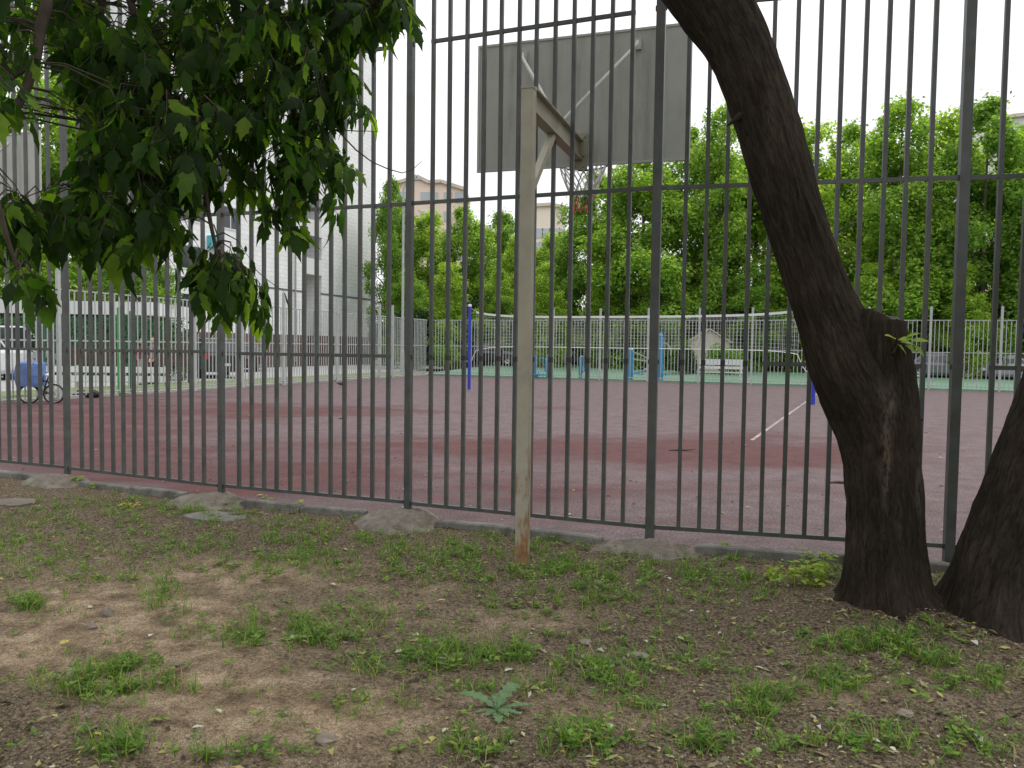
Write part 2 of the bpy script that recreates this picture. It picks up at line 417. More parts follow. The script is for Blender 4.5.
def grid(name, xs, ys, zf, mat, attr=None, kind='structure', af=None):
    V = []; A = []
    for y in ys:
        for x in xs:
            V.append((x, y, zf(x, y)))
            if af: A.append(af(x, y))
    nx = len(xs); i, j = np.meshgrid(np.arange(len(ys) - 1), np.arange(nx - 1), indexing='ij'); b = (i * nx + j).ravel()
    o = npmesh(name, V, np.stack([b, b + 1, b + nx + 1, b + nx], 1), mat, smooth=True)
    if af:
        a = o.data.attributes.new(attr, 'FLOAT', 'POINT'); a.data.foreach_set('value', np.array(A, np.float32))
    return tag(o, kind=kind)
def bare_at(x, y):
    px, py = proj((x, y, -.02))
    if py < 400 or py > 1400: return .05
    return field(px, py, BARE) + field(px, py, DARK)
xs = np.concatenate([np.arange(-15, -8, .35), np.arange(-8, 5.6, .034), np.arange(5.6, 11.5, .3)])
ys = np.concatenate([np.arange(-6, 2, .4), np.arange(2, 7, .034), np.arange(7, 9.4, .06), np.arange(9.4, 13, .3)])
grid('dirt_ground', xs, ys, gzf, m_dirt, 'bare', af=bare_at)
mb = MB(); mb.add([(-900, -300, -.16), (900, -300, -.16), (900, 1500, -.16), (-900, 1500, -.16)], [(0, 1, 2, 3)])
tag(mb.build('terrain', m_terrain), kind='structure')

# court sheet between the near fence and the far fence
cum = [0]
for a, b in zip(NEAR, NEAR[1:]): cum.append(cum[-1] + (b - a).length)
def near_pt(u):
    d = u * cum[-1]; i = min(max(int(np.searchsorted(cum, d)) - 1, 0), len(NEAR) - 2)
    return NEAR[i].lerp(NEAR[i + 1], (d - cum[i]) / (cum[i + 1] - cum[i]))
FARLEN = 33.0
FR = CORNER + FARD * FARLEN
RED = [(330, 411, 150, 8, .42), (690, 450, 190, 17, .55), (455, 447, 110, 9, .38), (60, 430, 190, 60, .42), (300, 480, 190, 30, .36), (560, 408, 60, 6, .35), (620, 487, 160, 8, .28), (800, 462, 110, 10, .32), (700, 520, 240, 7, .2), (860, 500, 120, 14, .12), (480, 498, 90, 12, .2),
       (420, 425, 90, 7, -.25), (600, 425, 90, 9, -.25), (700, 403, 300, 13, -.25), (680, 476, 90, 5, -.1)]
def wear_at(p):
    px, py = proj(p)
    return field(px, py, RED) if -400 < px < 1500 else 0
nu, nv = 130, 150
V = []; A = []
for j in range(nv):
    t = (j / (nv - 1)) ** 1.6
    for i in range(nu):
        u = i / (nu - 1); a = near_pt(u) + V2(-.017, -.047); b = CORNER.lerp(FR, u)
        p = a.lerp(b, t); V.append(tuple(p)); A.append(wear_at(p))
i, j = np.meshgrid(np.arange(nv - 1), np.arange(nu - 1), indexing='ij'); b = (i * nu + j).ravel()
court = npmesh('sports_court', V, np.stack([b, b + 1, b + nu + 1, b + nu], 1), m_court)
a = court.data.attributes.new('wear', 'FLOAT', 'POINT'); a.data.foreach_set('value', np.array(A, np.float32)); tag(court, kind='structure')
mb = MB()
p, q = G(752, 440, .004), G(824, 389, .004); d = (q - p).normalized(); s = Vector((-d.y, d.x, 0)) * .03
mb.add([p - s, p + s, q + s, q - s][::-1], [(0, 1, 2, 3)])
tag(mb.build('court_line', m_line), kind='structure')

# strips beyond the court
def quad(name, pts, mat, kind='structure'):
    m = MB(); m.add(pts, [tuple(range(len(pts)))]); return tag(m.build(name, mat), kind=kind)
n_ = Vector((-FARD.y, FARD.x, 0))
quad('green_rubber_strip', [CORNER - FARD * 1 + n_ * .15 + V2(0, 0, -.004), FR + n_ * .15 + V2(0, 0, -.004), FR + n_ * 14 + V2(0, 0, .0), CORNER - FARD * 1 + n_ * 14 + V2(0, 0, .42)], m_grubber)
quad('service_road', [CORNER - FARD * 1 + n_ * 14 + V2(0, 0, .42), FR + n_ * 14 + V2(0, 0, 0), FR + n_ * 24 + V2(0, 0, .0), CORNER - FARD * 1 + n_ * 24 + V2(0, 0, .42)], m_asph)
ln = Vector((LEFTD.y, -LEFTD.x, 0))
if ln.x > 0: ln = -ln
def L(s, off, z=0): return CORNER + LEFTD * s + ln * off + V2(0, 0, z)
quad('pavement', [L(-32, 4.5, -.03), L(6, 4.5, -.03), L(40, 4.5, -.03), L(40, 14, -.03), L(-32, 14, -.03)], m_pave)
quad('lawn', [L(-6, .2, -.02), L(35, .2, -.02), L(35, 4.45, -.02), L(-6, 4.45, -.02)], m_lawn)
m = MB()
m.bar(L(-.3, .12, .0), L(30, .12, .0), .16, .14); tag(m.build('side_kerb', m_kerb if 0 else paint('pale_kerb', (.42, .41, .38), .9, .15, 5, .3)), kind='structure')
m = MB(); m.bar(CORNER + n_ * .1, FR + n_ * .1, .14, .13); tag(m.build('far_kerb', paint('green_kerb', (.15, .28, .19), .9, .2, 3, .2)), kind='structure')

# near kerb: short lengths butted, broken off around the footings
FOOT = [4, 5, 6, 7]
m = MB()
for k in range(3, len(NEAR) - 1):
    a, b = NEAR[k], NEAR[k + 1]; d = (b - a).normalized(); off = Vector((d.y, -d.x, 0)) * .12
    L_ = (b - a).length; ga = .34 if k in FOOT else .0; gb = .34 if k + 1 in FOOT else .0
    s0 = ga; n = 2
    for t in range(n):
        s1 = ga + (L_ - ga - gb) * (t + 1) / n
        j1, j2 = random.uniform(-.012, .012), random.uniform(-.012, .012)
        # chipped top: several stations with small height noise
        st = 14; P = []
        for i in range(st + 1):
            s = s0 + .004 + (s1 - s0 - .008) * i / st
            base = a + d * s + off
            h = .052 + j1 + (j2 - j1) * i / st - max(0, random.gauss(-.006, .008))
            if i in (0, st): h -= .012
            w = .036; o = off.normalized()
            P.append([base - o * w + V2(0, 0, -.12), base - o * w + V2(0, 0, h), base + o * (w - .01) + V2(0, 0, h), base + o * w + V2(0, 0, h - .012), base + o * w + V2(0, 0, -.12)])
        o0 = len(m.v); m.v += [tuple(x) for r in P for x in r]
        for i in range(st):
            for c in range(4): m.f.append((o0 + i * 5 + c, o0 + i * 5 + c + 1, o0 + i * 5 + c + 6, o0 + i * 5 + c + 5))
        m.f.append(tuple(o0 + c for c in range(5))[::-1]); m.f.append(tuple(o0 + st * 5 + c for c in range(5)))
        s0 = s1
tag(m.build('kerb', m_kerb), kind='structure')

# footings
FL = ['low cracked concrete lump round the leftmost visible fence post', 'broad low concrete mound under the fence post below the hanging leaves',
      'largest rounded concrete mound at the fence post left of the hoop pole', 'flat broken concrete patch at the fence post right of the hoop pole']
for k, lab in zip(FOOT, FL):
    c = NEAR[k]; V = []; Fq = []; n, mrows = 48, 16
    rx, ry, h = ((.48, .32, .075), (.50, .36, .07), (.46, .38, .095), (.46, .32, .05))[FOOT.index(k)]
    d = (NEAR[k + 1] - NEAR[k - 1]).normalized(); o = Vector((d.y, -d.x, 0)); cc = c + o * .12
    mb = MB(); mb.v.append(tuple(cc + V2(0, 0, h * .97)))
    for i in range(1, mrows + 1):
        r = i / mrows
        for q in range(n):
            t = 2 * math.pi * q / n
            e = 1 + .16 * noise.noise((math.cos(t) * 1.5, math.sin(t) * 1.5, k * 7.3))
            p = cc + d * (rx * r * e * math.cos(t)) + o * (ry * r * e * math.sin(t))
            z = h * (1 - r ** 1.7) - .05 * r ** 3 + .030 * noise.noise((p.x * 6, p.y * 6, 2)) + .014 * noise.noise((p.x * 19, p.y * 19, 5))
            mb.v.append((p.x, p.y, z))
    for q in range(n): mb.f.append((0, 1 + q, 1 + (q + 1) % n))
    for i in range(mrows - 1):
        for q in range(n): mb.f.append((1 + i * n + q, 1 + (i + 1) * n + q, 1 + (i + 1) * n + (q + 1) % n, 1 + i * n + (q + 1) % n))
    ob = mb.build('concrete_footing', m_concrete, at=tuple(cc), smooth=True)
    tag(ob, lab, 'concrete footing', 'concrete footings of the near fence posts')

# ------------------------------------------------------------------ near fence
ZR = (.13, 1.40, 2.71, 4.04, 5.35)
fence = thing('tall_metal_fence', 'tall grey green steel bar fence across the whole view, its square posts in concrete', 'fence', tuple(NEAR[3]))
nb = 12
PW = {k: w_ for k, w_ in zip(range(3, 12), (.05, .05, .05, .054, .066, .065, .07, .07, .07))}
for k in range(3, len(NEAR)):
    d = (NEAR[min(k + 1, len(NEAR) - 1)] - NEAR[max(k - 1, 0)]); a = math.atan2(d.y, d.x)
    m = MB(); m.box(NEAR[k] + V2(0, 0, 2.68), (PW[k], PW[k], 5.56), a); m.box(NEAR[k] + V2(0, 0, 5.465), (PW[k] + .008, PW[k] + .008, .012), a)
    for z in ZR: m.box(NEAR[k] + V2(0, 0, z), (PW[k] + .02, .02, .035), a)
    m.build('post', m_fence, fence)
for k in range(3, len(NEAR) - 1):
    a, b = NEAR[k], NEAR[k + 1]; d = (b - a); L_ = d.length; dn = d.normalized(); ang = math.atan2(d.y, d.x)
    m = MB(); bars = []
    for i in range(1, nb + 1):
        w = L_ / (nb + 1) * .94; s = L_ / 2 + (i - (nb + 1) / 2) * w + random.gauss(0, .0025)
        lean = random.gauss(0, .006)
        p = a + dn * s; bars.append(p)
        q = p + dn * lean
        m.bar(p + V2(0, 0, .12), q + V2(0, 0, 5.36), .0295, .0295, up=(-dn.y, dn.x, 0))
    pan = m.build('bar_panel', m_fence, fence)
    for zi, z in enumerate(ZR):
        p, q = a + dn * .041, b - dn * .041
        if zi in (1, 3): p, q = bars[0] - dn * .02, bars[-1] + dn * .02
        if zi == 1:
            if k == 6: continue
            if k == 7: p = bars[4] - dn * .02
        m = MB(); m.bar(p + V2(0, 0, z), q + V2(0, 0, z + random.gauss(0, .004)), .022 if zi else .034, .030)
        m.build('rail', m_fence, pan, world=True)
        bpy.data.objects[-1] if 0 else None
    if k in (6, 7):
        for p in (bars if k == 6 else bars[:4]): m = MB(); m.box(p + V2(0, 0, 1.40), (.034, .034, .04), ang); m.build('sawn_rail_stub', m_weld, pan)
# rails were built relative to the fence root: their parent panel sits at the root, so subtract the root as well
for o in [o for o in bpy.data.objects if o.parent and o.parent.parent == fence]:
    o.location = tuple(-Vector(fence.location))

# ------------------------------------------------------------------ far and side fences
def low_fence(name, label, A, B, posts, z_top, z_post):
    r = thing(name, label, 'fence', tuple(A)); d = (B - A); dn = d.normalized(); Ln = d.length; ang = math.atan2(d.y, d.x)
    posts = sorted([p for p in posts if 0 <= p <= Ln])
    for s in posts:
        m = MB(); c = A + dn * s; m.box(c + V2(0, 0, z_post / 2), (.085, .085, z_post), ang); m.box(c + V2(0, 0, z_post + .006), (.095, .095, .012), ang); m.build('post', m_fence_far, r)
    ed = [0] + posts + [Ln]
    for s0, s1 in zip(ed, ed[1:]):
        if s1 - s0 < .3: continue
        m = MB(); n = max(1, int((s1 - s0 - .1) / .155)); st = (s1 - s0) / (n + 1)
        for i in range(1, n + 1):
            p = A + dn * (s0 + st * i); m.box(p + V2(0, 0, z_top / 2 + .05), (.026, .026, z_top - .08), ang)
        pan = m.build('bar_panel', m_fence_far, r)
        for z in (.16, 1.5, z_top):
            m = MB(); m.bar(A + dn * (s0 + .043) + V2(0, 0, z), A + dn * (s1 - .043) + V2(0, 0, z), .02, .036)
            o = m.build('rail', m_fence_far, pan); o.location = tuple(-Vector(r.location))
    return r
def along(A, D, px):
    d = ray(px, 346); # intersect in plan
    M = np.array([[D.x, -d.x], [D.y, -d.y]]); t = np.linalg.solve(M, -np.array([A.x, A.y])); return float(t[0])
fp = [along(CORNER, FARD, x) for x in (430, 515, 553, 600, 648, 699, 752, 810, 868, 930, 1001, 1060, 1130, 1230)]
lp = [along(CORNER, LEFTD, x) for x in (379, 392, 336, 282, 240, 192, 130, 55, -60)]
low_fence('far_fence', 'pale grey bar fence along the far end of the court before the trees', CORNER, FR, fp, 2.78, 3.32)
low_fence('side_fence', 'pale grey bar fence down the left side of the court by the white building', CORNER + LEFTD * .25, NEAR[0] + V2(.3, .3), [x - .25 for x in lp], 2.78, 3.32)

# ------------------------------------------------------------------ basketball hoops
def hoop():
    r = thing('basketball_hoop', 'basketball hoop seen from behind, grey backboard on a rusting cream pole before the fence', 'basketball hoop', (0, 0, 0), 0, 'basketball hoops along the fence')
    H = 3.30
    m = MB(); m.box((0, 0, H / 2 - .1), (.084, .084, H + .2)); m.box((0, 0, H + .006), (.092, .092, .012)); m.build('pole', m_post, r)
    a0, a1 = .042, 1.50
    m = MB()     # channel arm: web + two flanges, deeper near the board
    m.bar((0, a0, 3.245), (0, a1 - .02, 3.245), .012, .15); m.bar((0, a0, 3.325), (0, a1 - .02, 3.325), .085, .012); m.bar((0, a0, 3.163), (0, a1 - .02, 3.163), .085, .012)
    ar = m.build('arm', m_post, r)
    m = MB(); m.box((0, a1 - .012, 3.235), (.16, .014, .31))
    for z in (3.11, 3.2, 3.36): m.lathe([(0, -.02), (.014, -.02), (.014, 0)], (.05, a1 - .02, z), 8, 'y'); m.lathe([(0, -.02), (.014, -.02), (.014, 0)], (-.05, a1 - .02, z), 8, 'y')
    m.build('mounting_plate', m_post, ar)
    m = MB(); m.bar((.0, .052, 2.62), (0, .62, 3.155), .05, .05); m.build('strut', m_post, r)
    for s in (-1, 1):
        m = MB(); m.tube([(s * .03, .86, 3.335), (s * .5, 1.40, 4.06), (s * .505, 1.42, 4.10)], .016, 8); m.box((s * .505, a1 - .012, 4.10), (.05, .02, .09)); m.build('brace', m_metal if 0 else m_bw, r)
    m = MB(); m.box((0, a1 + .012, 3.675), (1.9, .022, 1.13))
    bd = m.build('backboard', m_board, r)
    m = MB()
    for s in (-1, 1): m.box((s * .938, a1 - .002, 3.675), (.02, .008, 1.13))
    m.box((0, a1 - .002, 4.23), (1.855, .008, .02)); m.box((0, a1 - .002, 3.12), (1.855, .008, .02))
    m.build('edge_strip', m_bw, bd)
    m = MB(); cy, cz, rr = a1 + .42, 3.22, .225
    m.tube([(rr * math.cos(t) - .06, cy + rr * math.sin(t), cz) for t in np.linspace(0, 2 * math.pi, 33)], .010, 6, False)
    m.box((-.06, a1 + .10, cz), (.16, .17, .014)); m.build('rim', m_weld, r)
    m = MB(); m2 = MB(); n = 12
    def P(i, lev): # twisted net
        rad = (.22, .19, .155, .12, .085, .075)[lev]; z = cz - (0, .09, .18, .27, .35, .43)[lev]; t = 2 * math.pi * (i + .5 * (lev % 2)) / n
        return Vector((rad * math.cos(t) - .06, cy + rad * math.sin(t), z + .01 * math.sin(i * 3.7 + lev)))
    for lev in range(5):
        for i in range(n):
            for e in ((0, 1) if lev % 2 else (0, -1)):
                if lev >= 3 and i % 2: continue
                (m if lev < 3 else m2).tube([P(i, lev), P(i + e, lev + 1)], .0075 if lev < 3 else .0055, 4)
    nt_ = m.build('net', m_rope, r); m2.build('coloured_fringe', m_fringe, nt_)
    return r
h1 = hoop(); hp = V2(*XY(525.3, 5.47)); h1.location = (hp.x, hp.y, -.03); h1.rotation_euler = (0, 0, RZ + R(2.2))
h2 = dup(h1, (-7.56, 9.14, -.03), RZ, 'second grey basketball backboard half hidden by leaves at the left edge')

# ------------------------------------------------------------------ volleyball
pl = G(469, 390); pr = G(813, 405)
for p, hh, lab in ((pl, 2.9, 'blue net post standing on the court beside the far left end of the net'), (pr, 2.75, 'blue net post on the court half hidden behind the leaning tree trunk')):
    r = thing('net_post', lab, 'net post', tuple(p), RZ, 'volleyball net posts')
    m = MB(); m.tube([(0, 0, 0), (0, 0, hh)], .055, 14); m.build('pole', m_blue, r, world=False)
    m = MB(); m.lathe([(0, hh + .03), (.05, hh + .02), (.06, hh - .02), (.06, hh - .06)], n=14); m.build('cap', m_white, r, world=False)
    m = MB(); m.tube([(.06, 0, .9), (.06, 0, 1.15)], .02, 8); m.tube([(.06, 0, 1.1), (.12, 0, 1.1), (.12, 0, 1.0)], .01, 6); m.build('winch', m_metal, r, world=False)
    m = MB(); m.lathe([(.12, 0), (.12, .012), (.0, .012)], n=16); m.build('base_plate', m_metal, r, world=False)
net = thing('volleyball_net', 'white volleyball net with top and bottom tapes stretched between two blue posts', 'net', tuple(pl))
dn = (pr - pl); Ln = dn.length; dn.normalize()
def top(s):
    t = s / Ln; e = min(t, 1 - t); return 2.49 + .22 * math.exp(-e * 14) + .03 * (2 * t - 1) ** 2
def bot(s):
    t = s / Ln; e = min(t, 1 - t); return 1.50 - .26 * math.exp(-e * 22)
s0, s1 = .25, Ln - .45
m = MB(); m.tube([pl + dn * .05 + V2(0, 0, 2.78)] + [pl + dn * s + V2(0, 0, top(s)) for s in np.linspace(s0, s1, 40)] + [pr - dn * .05 + V2(0, 0, 2.72)], .007, 5)
m.build('top_cord', m_net, net)
S = np.linspace(s0, s1, 60)
m = MB()
for a, b in zip(S, S[1:]): m.bar(pl + dn * a + V2(0, 0, top(a) - .03), pl + dn * b + V2(0, 0, top(b) - .03), .012, .065)
m.build('top_tape', m_white, net)
m = MB(); m.tube([pl + dn * .08 + V2(0, 0, 1.0)] + [pl + dn * s + V2(0, 0, bot(s)) for s in S] + [pr - dn * .3 + V2(0, 0, 1.05), pr - dn * .1 + V2(0, 0, .8)], .013, 5); m.build('bottom_cord', m_white, net)
m = MB()
for s in np.arange(s0, s1, .1): m.tube([pl + dn * s + V2(0, 0, top(s) - .05), pl + dn * (s + .01 * math.sin(s * 9)) + V2(0, 0, bot(s))], .0035, 3, False)
for f in np.linspace(.1, .9, 9): m.tube([pl + dn * s + V2(0, 0, top(s) * (1 - f) + bot(s) * f) for s in S], .0035, 3, False)
for t in np.linspace(0, 1, 5):   # slack gathered mesh at the right end
    m.tube([pl + dn * (s1 - .1 * t) + V2(0, 0, 2.4 - t * .2), pl + dn * (s1 + .1 + .3 * t) + V2(0, 0, 2.1 - t * .3), pl + dn * (s1 + .18) + V2(0, 0, 1.55)], .01, 4)
m.build('mesh', m_net, net)
# ------------------------------------------------------------------ near trees
def catmull(P, n):
    P = np.array(P, float); P = np.vstack([2 * P[0] - P[1], P, 2 * P[-1] - P[-2]]); out = []
    m = len(P) - 3
    for k in range(n):
        t = k / (n - 1) * m; i = min(int(t), m - 1); f = t - i
        a, b, c, d = P[i:i + 4]
        out.append(.5 * (2 * b + (c - a) * f + (2 * a - 5 * b + 4 * c - d) * f * f + (3 * b - 3 * c + d - a) * f ** 3))
    return np.array(out)
def trunk(name, P, parent, mat, nr=170, nc=96, flare=None, seed=0, cap=False, rough=1.0, scar=None):
    C = catmull(P, nr); V = []; UV = []; Fq = []; ln = 0
    a = None
    for i in range(nr):
        p = Vector(C[i][:3]); d = (Vector(C[min(i + 1, nr - 1)][:3]) - Vector(C[max(i - 1, 0)][:3])).normalized()
        if i: ln += (p - Vector(C[i - 1][:3])).length
        if a is None: a = Vector((0, 1, 0))          # seam on the side away from the camera
        a = (a - d * a.dot(d)).normalized(); b = d.cross(a); r = C[i][3]
        for k in range(nc + 1):
            t = 2 * math.pi * k / nc; ct, st = math.cos(t), math.sin(t)
            q = (ct * 1.3, st * 1.3, ln * 1.6 + seed)
            e = r * (1 + .075 * noise.noise(q) + .035 * noise.noise((ct * 3, st * 3, ln * 5 + seed)))
            u = t * .22
            tw = .25 * noise.noise((ct * 2, st * 2, ln * 2.2 + seed))
            g1 = noise.noise((ct * 6 + tw * 6, st * 6, ln * 2.6 + seed * 2)); g2 = noise.noise((ct * 13 + tw * 9, st * 13, ln * 6 + seed * 3))
            e += rough * (.010 * g1 + .008 * g2 - .009 * abs(noise.noise((ct * 10 + tw * 8, st * 10, ln * 3.4))))
            if flare:
                hgt = p.z - flare[0]; e += flare[1] * math.exp(-max(hgt, 0) / flare[2]) * (.25 + 1.5 * max(0, noise.noise((ct * 2.3, st * 2.3, seed + 4.5)) + .22))
            v = p + (a * ct + b * st) * e; V.append(tuple(v)); UV.append((u, ln))
    for i in range(nr - 1):
        for k in range(nc):
            o = i * (nc + 1) + k; Fq.append((o, o + 1, o + nc + 2, o + nc + 1))
    ob = npmesh(name, V, Fq, mat, parent, smooth=True)
    me = ob.data; l = me.uv_layers.new(name='UVMap'); vi = np.zeros(len(me.loops), np.int32); me.loops.foreach_get('vertex_index', vi)
    l.data.foreach_set('uv', np.array(UV, np.float32)[vi].ravel())
    if scar:
        A = [min(1, field(*proj(v), scar)) for v in V]
        at = me.attributes.new('scar', 'FLOAT', 'POINT'); at.data.foreach_set('value', np.array(A, np.float32))
    return ob
def pxs(L, Y): return [tuple(Q(x, y, Y + dy)) + (r * (Y + dy) / F,) for x, y, r, dy in L]
def unit(v): return v / np.linalg.norm(v, axis=1, keepdims=True)
def leafquads(C, size, up=.3, out=None, outw=.0, rg=rng, wid=.62, droop=0):
    """rhombic leaves, bent along the midrib: 2 triangles-pairs as quads (base,left,tip,right)"""
    n = len(C); nrm = rg.normal(size=(n, 3)); nrm[:, 2] += up * 1.6
    if out is not None: nrm += out * outw
    nrm = unit(nrm); t = unit(np.cross(nrm, rg.normal(size=(n, 3)))); 
    if droop: t = unit(t + np.array([0, 0, -droop])); nrm = unit(np.cross(t, np.cross(nrm, t)))
    b = np.cross(nrm, t)
    s = (size * rg.uniform(.6, 1.35, n))[:, None]; w = wid
    V = np.stack([C - t * s * .5, C + b * s * .5 * w + nrm * s * .10, C + t * s * .5 - nrm * s * .08, C - b * s * .5 * w + nrm * s * .10], 1).reshape(-1, 3)
    Fq = np.arange(4 * n).reshape(n, 4)
    return V, Fq
def blobcloud(B, per, rg, shell=.75):
    cs, outs = [], []
    for (x, y, z, r) in B:
        n = max(6, int(per * r * r)); d = unit(rg.normal(size=(n, 3))); q = rg.uniform(shell ** 3, 1.25, n)[:, None] ** (1 / 3)
        p = d * q * r; p[:, 2] *= .8; cs.append(p + (x, y, z)); outs.append(d)
    return np.vstack(cs), np.vstack(outs)

# leaning tree
t1 = thing('leaning_tree', 'dark leaning tree with a sawn off limb stub, its trunk crossing the fence', 'tree', tuple(T1))
Y1 = 4.62
SC = [(886, 450, 5, 45, .8), (892, 405, 4, 20, .5), (879, 395, 4, 14, .3), (919, 485, 3, 30, .5), (898, 520, 3, 20, .2), (770, 120, 5, 40, .25), (845, 500, 4, 20, .2)]
trunk('trunk', pxs([(889, 650, 52, 0), (888, 612, 45, 0), (886, 585, 38.5, 0), (885, 555, 36.5, 0), (885, 510, 35.5, 0), (881, 455, 36.5, 0), (872, 412, 40, 0), (850, 365, 38, 0), (834, 325, 33, .0), (819, 290, 29.5, 0), (806, 254, 28.5, 0), (789, 200, 28, 0), (774, 150, 29, .02), (758, 100, 29.5, .05), (738, 50, 31, .08), (708, 0, 35, .12), (655, -75, 34, .2), (590, -170, 30, .3), (530, -280, 26, .4), (480, -400, 20, .5), (440, -520, 14, .6)], Y1), t1, m_bark, 230, 112, flare=(-.05, .16, .13), seed=1.3, scar=SC)
SP = pxs([(882, 500, 22, .02), (882, 445, 33, .0), (880, 400, 33, -.03), (880, 365, 29.5, -.07), (879, 342, 26.5, -.10), (879, 327, 24.5, -.11), (879, 320, 22.5, -.11), (880, 317.5, 18, -.11)], Y1)
st = trunk('sawn_stub', SP, t1, m_bark, 70, 72, seed=5.1, scar=SC)
m = MB(); c = Vector(SP[-1][:3]); rr = SP[-1][3]
V = [tuple(c + V2(0, 0, .012))]
for rr_, zz in ((.5, .006), (.9, .002), (1.04, -.015)):
    for k in range(40):
        t = 2 * math.pi * k / 40; e = rr * rr_ * (1 + .06 * noise.noise((math.cos(t) * 2, math.sin(t) * 2, 3))); V.append((c.x + e * math.cos(t), c.y + e * math.sin(t), c.z + zz + .012 * noise.noise((math.cos(t) * 4 * rr_, math.sin(t) * 4, 1))))
m.v = V; m.f = [(0, 1 + k, 1 + (k + 1) % 40) for k in range(40)] + [(1 + i * 40 + k, 41 + i * 40 + k, 41 + i * 40 + (k + 1) % 40, 1 + i * 40 + (k + 1) % 40) for i in range(2) for k in range(40)]
m.build('cut_face', m_cut, t1)
def btwig(pts, rad): m = MB(); m.tube(pts, rad, 8); m.build('broken_twig', m_bark, t1)
p = Q(740, 116, Y1 - .02); btwig([p + V2(.06, 0, .03), p, p + V2(-.075, -.01, -.06)], [.036, .024, .004])
p = Q(893, 352, Y1 - .25); btwig([p + V2(0, .06, -.04), p + V2(.0, -.01, .0), p + V2(.025, -.03, .06)], [.014, .009, .003])
p = Q(921, 420, Y1); btwig([p + V2(-.05, 0, 0), p, p + V2(.015, 0, .004)], [.02, .012, .004])
lv = []
def simpleleaf(mb, base, dirv, nrm, ln, w):
    d = Vector(dirv).normalized(); nn = Vector(nrm); nn = (nn - d * nn.dot(d)).normalized(); b = d.cross(nn); base = Vector(base)
    prof = [(0, .05), (.18, .75), (.38, 1.0), (.62, .8), (.82, .42), (1, 0)]
    o = len(mb.v)
    for s, ww in prof:
        c = base + d * ln * s - nn * ln * .16 * s * s
        mb.v += [tuple(c + b * w * ww * .5 + nn * w * .12 * ww), tuple(c), tuple(c - b * w * ww * .5 + nn * w * .12 * ww)]
    for i in range(len(prof) - 1):
        k = o + i * 3; mb.f += [(k, k + 1, k + 4, k + 3), (k + 1, k + 2, k + 5, k + 4)]
m = MB()
for px, py, dx, dz in ((898, 340, .10, .02), (900, 342, .13, -.01), (905, 345, .09, -.05), (895, 339, -.07, .03), (912, 341, .08, .01), (914, 346, .06, -.05), (897, 344, .05, -.04), (905, 338, .07, .05)):
    simpleleaf(m, Q(px, py, Y1 - .28), (dx, random.uniform(-.08, 0), dz), (random.uniform(-.3, .3), -.5, 1), .085, .05)
m.build('leaf_sprout', m_bright, t1)

# right tree
t2 = thing('thick_tree', 'thick tree trunk with ridged bark, cut off by the right edge of the photo', 'tree', tuple(T2))
Y2 = 4.38
trunk('trunk', pxs([(1004, 680, 66, 0), (1006, 640, 61, 0), (1010, 600, 56, 0), (1019, 555, 53, 0), (1034, 510, 52, 0), (1052, 460, 50, 0), (1074, 405, 50, 0), (1096, 345, 48, 0), (1122, 270, 46, .1), (1150, 180, 44, .2), (1180, 60, 40, .3), (1200, -80, 36, .4), (1215, -260, 28, .5), (1220, -480, 16, .6)], Y2), t2, m_bark, 190, 112, flare=(-.05, .17, .14), seed=7.7, rough=1.35, scar=[(1000, 610, 8, 20, .15)])

def crown(parent, B, per, size, mat, branches, seed):
    rg = np.random.default_rng(seed); C, O = blobcloud(B, per, rg, .3)
    px = [];   # keep the crown above the picture: the photograph shows nothing of it there
    keep = np.array([not (-20 < proj(c)[0] < 1044 and proj(c)[1] > -35) for c in C]); C, O = C[keep], O[keep]
    Vv, Fq = leafquads(C, size, .5, O, .4, rg); npmesh('crown', Vv, Fq, mat, parent)
    m = MB()
    for pts, rad in branches: m.tube(pts, rad, 8)
    m.build('limb', m_bark if 0 else m_barkfar, parent)
top1 = Q(440, -520, Y1 + .6)
crown(t1, [(-.6, 4.6, 7.2, 1.3), (1.4, 4.2, 7.6, 1.4), (.2, 2.6, 6.4, 1.2), (1.8, 2.4, 6.0, 1.3), (-1.6, 3.0, 6.2, 1.2), (.4, 1.2, 5.4, 1.1), (2.2, .8, 5.2, 1.1), (-1.4, 1.2, 5.2, 1.1), (.6, 5.6, 8.2, 1.2), (2.8, 3.6, 6.8, 1.2)], 80, .20, m_leaf_crown,
      [([top1, top1 + V2(.3, -.8, 1), top1 + V2(.9, -2.2, 1.6)], [.08, .05, .02]), ([top1, top1 + V2(-.9, -.6, .8), top1 + V2(-1.5, -2, 1)], [.07, .04, .015]), ([top1, top1 + V2(1.2, .2, 1.2), top1 + V2(2.2, .6, 2)], [.07, .04, .015])], 3)
top2 = Q(1220, -480, Y2 + .6)
crown(t2, [(3.4, 3.4, 6.4, 1.4), (4.4, 4.6, 7.0, 1.4), (4.6, 2.2, 6.0, 1.4), (3.2, 1.2, 5.2, 1.3), (5.6, 3.6, 6.6, 1.3), (4.4, .4, 5.2, 1.2)], 80, .20, m_leaf_crown,
      [([top2, top2 + V2(-.6, -.8, .8), top2 + V2(-1.2, -2.2, 1)], [.08, .05, .02]), ([top2, top2 + V2(.9, -.6, .6), top2 + V2(1.4, -2, .8)], [.07, .04, .015])], 4)

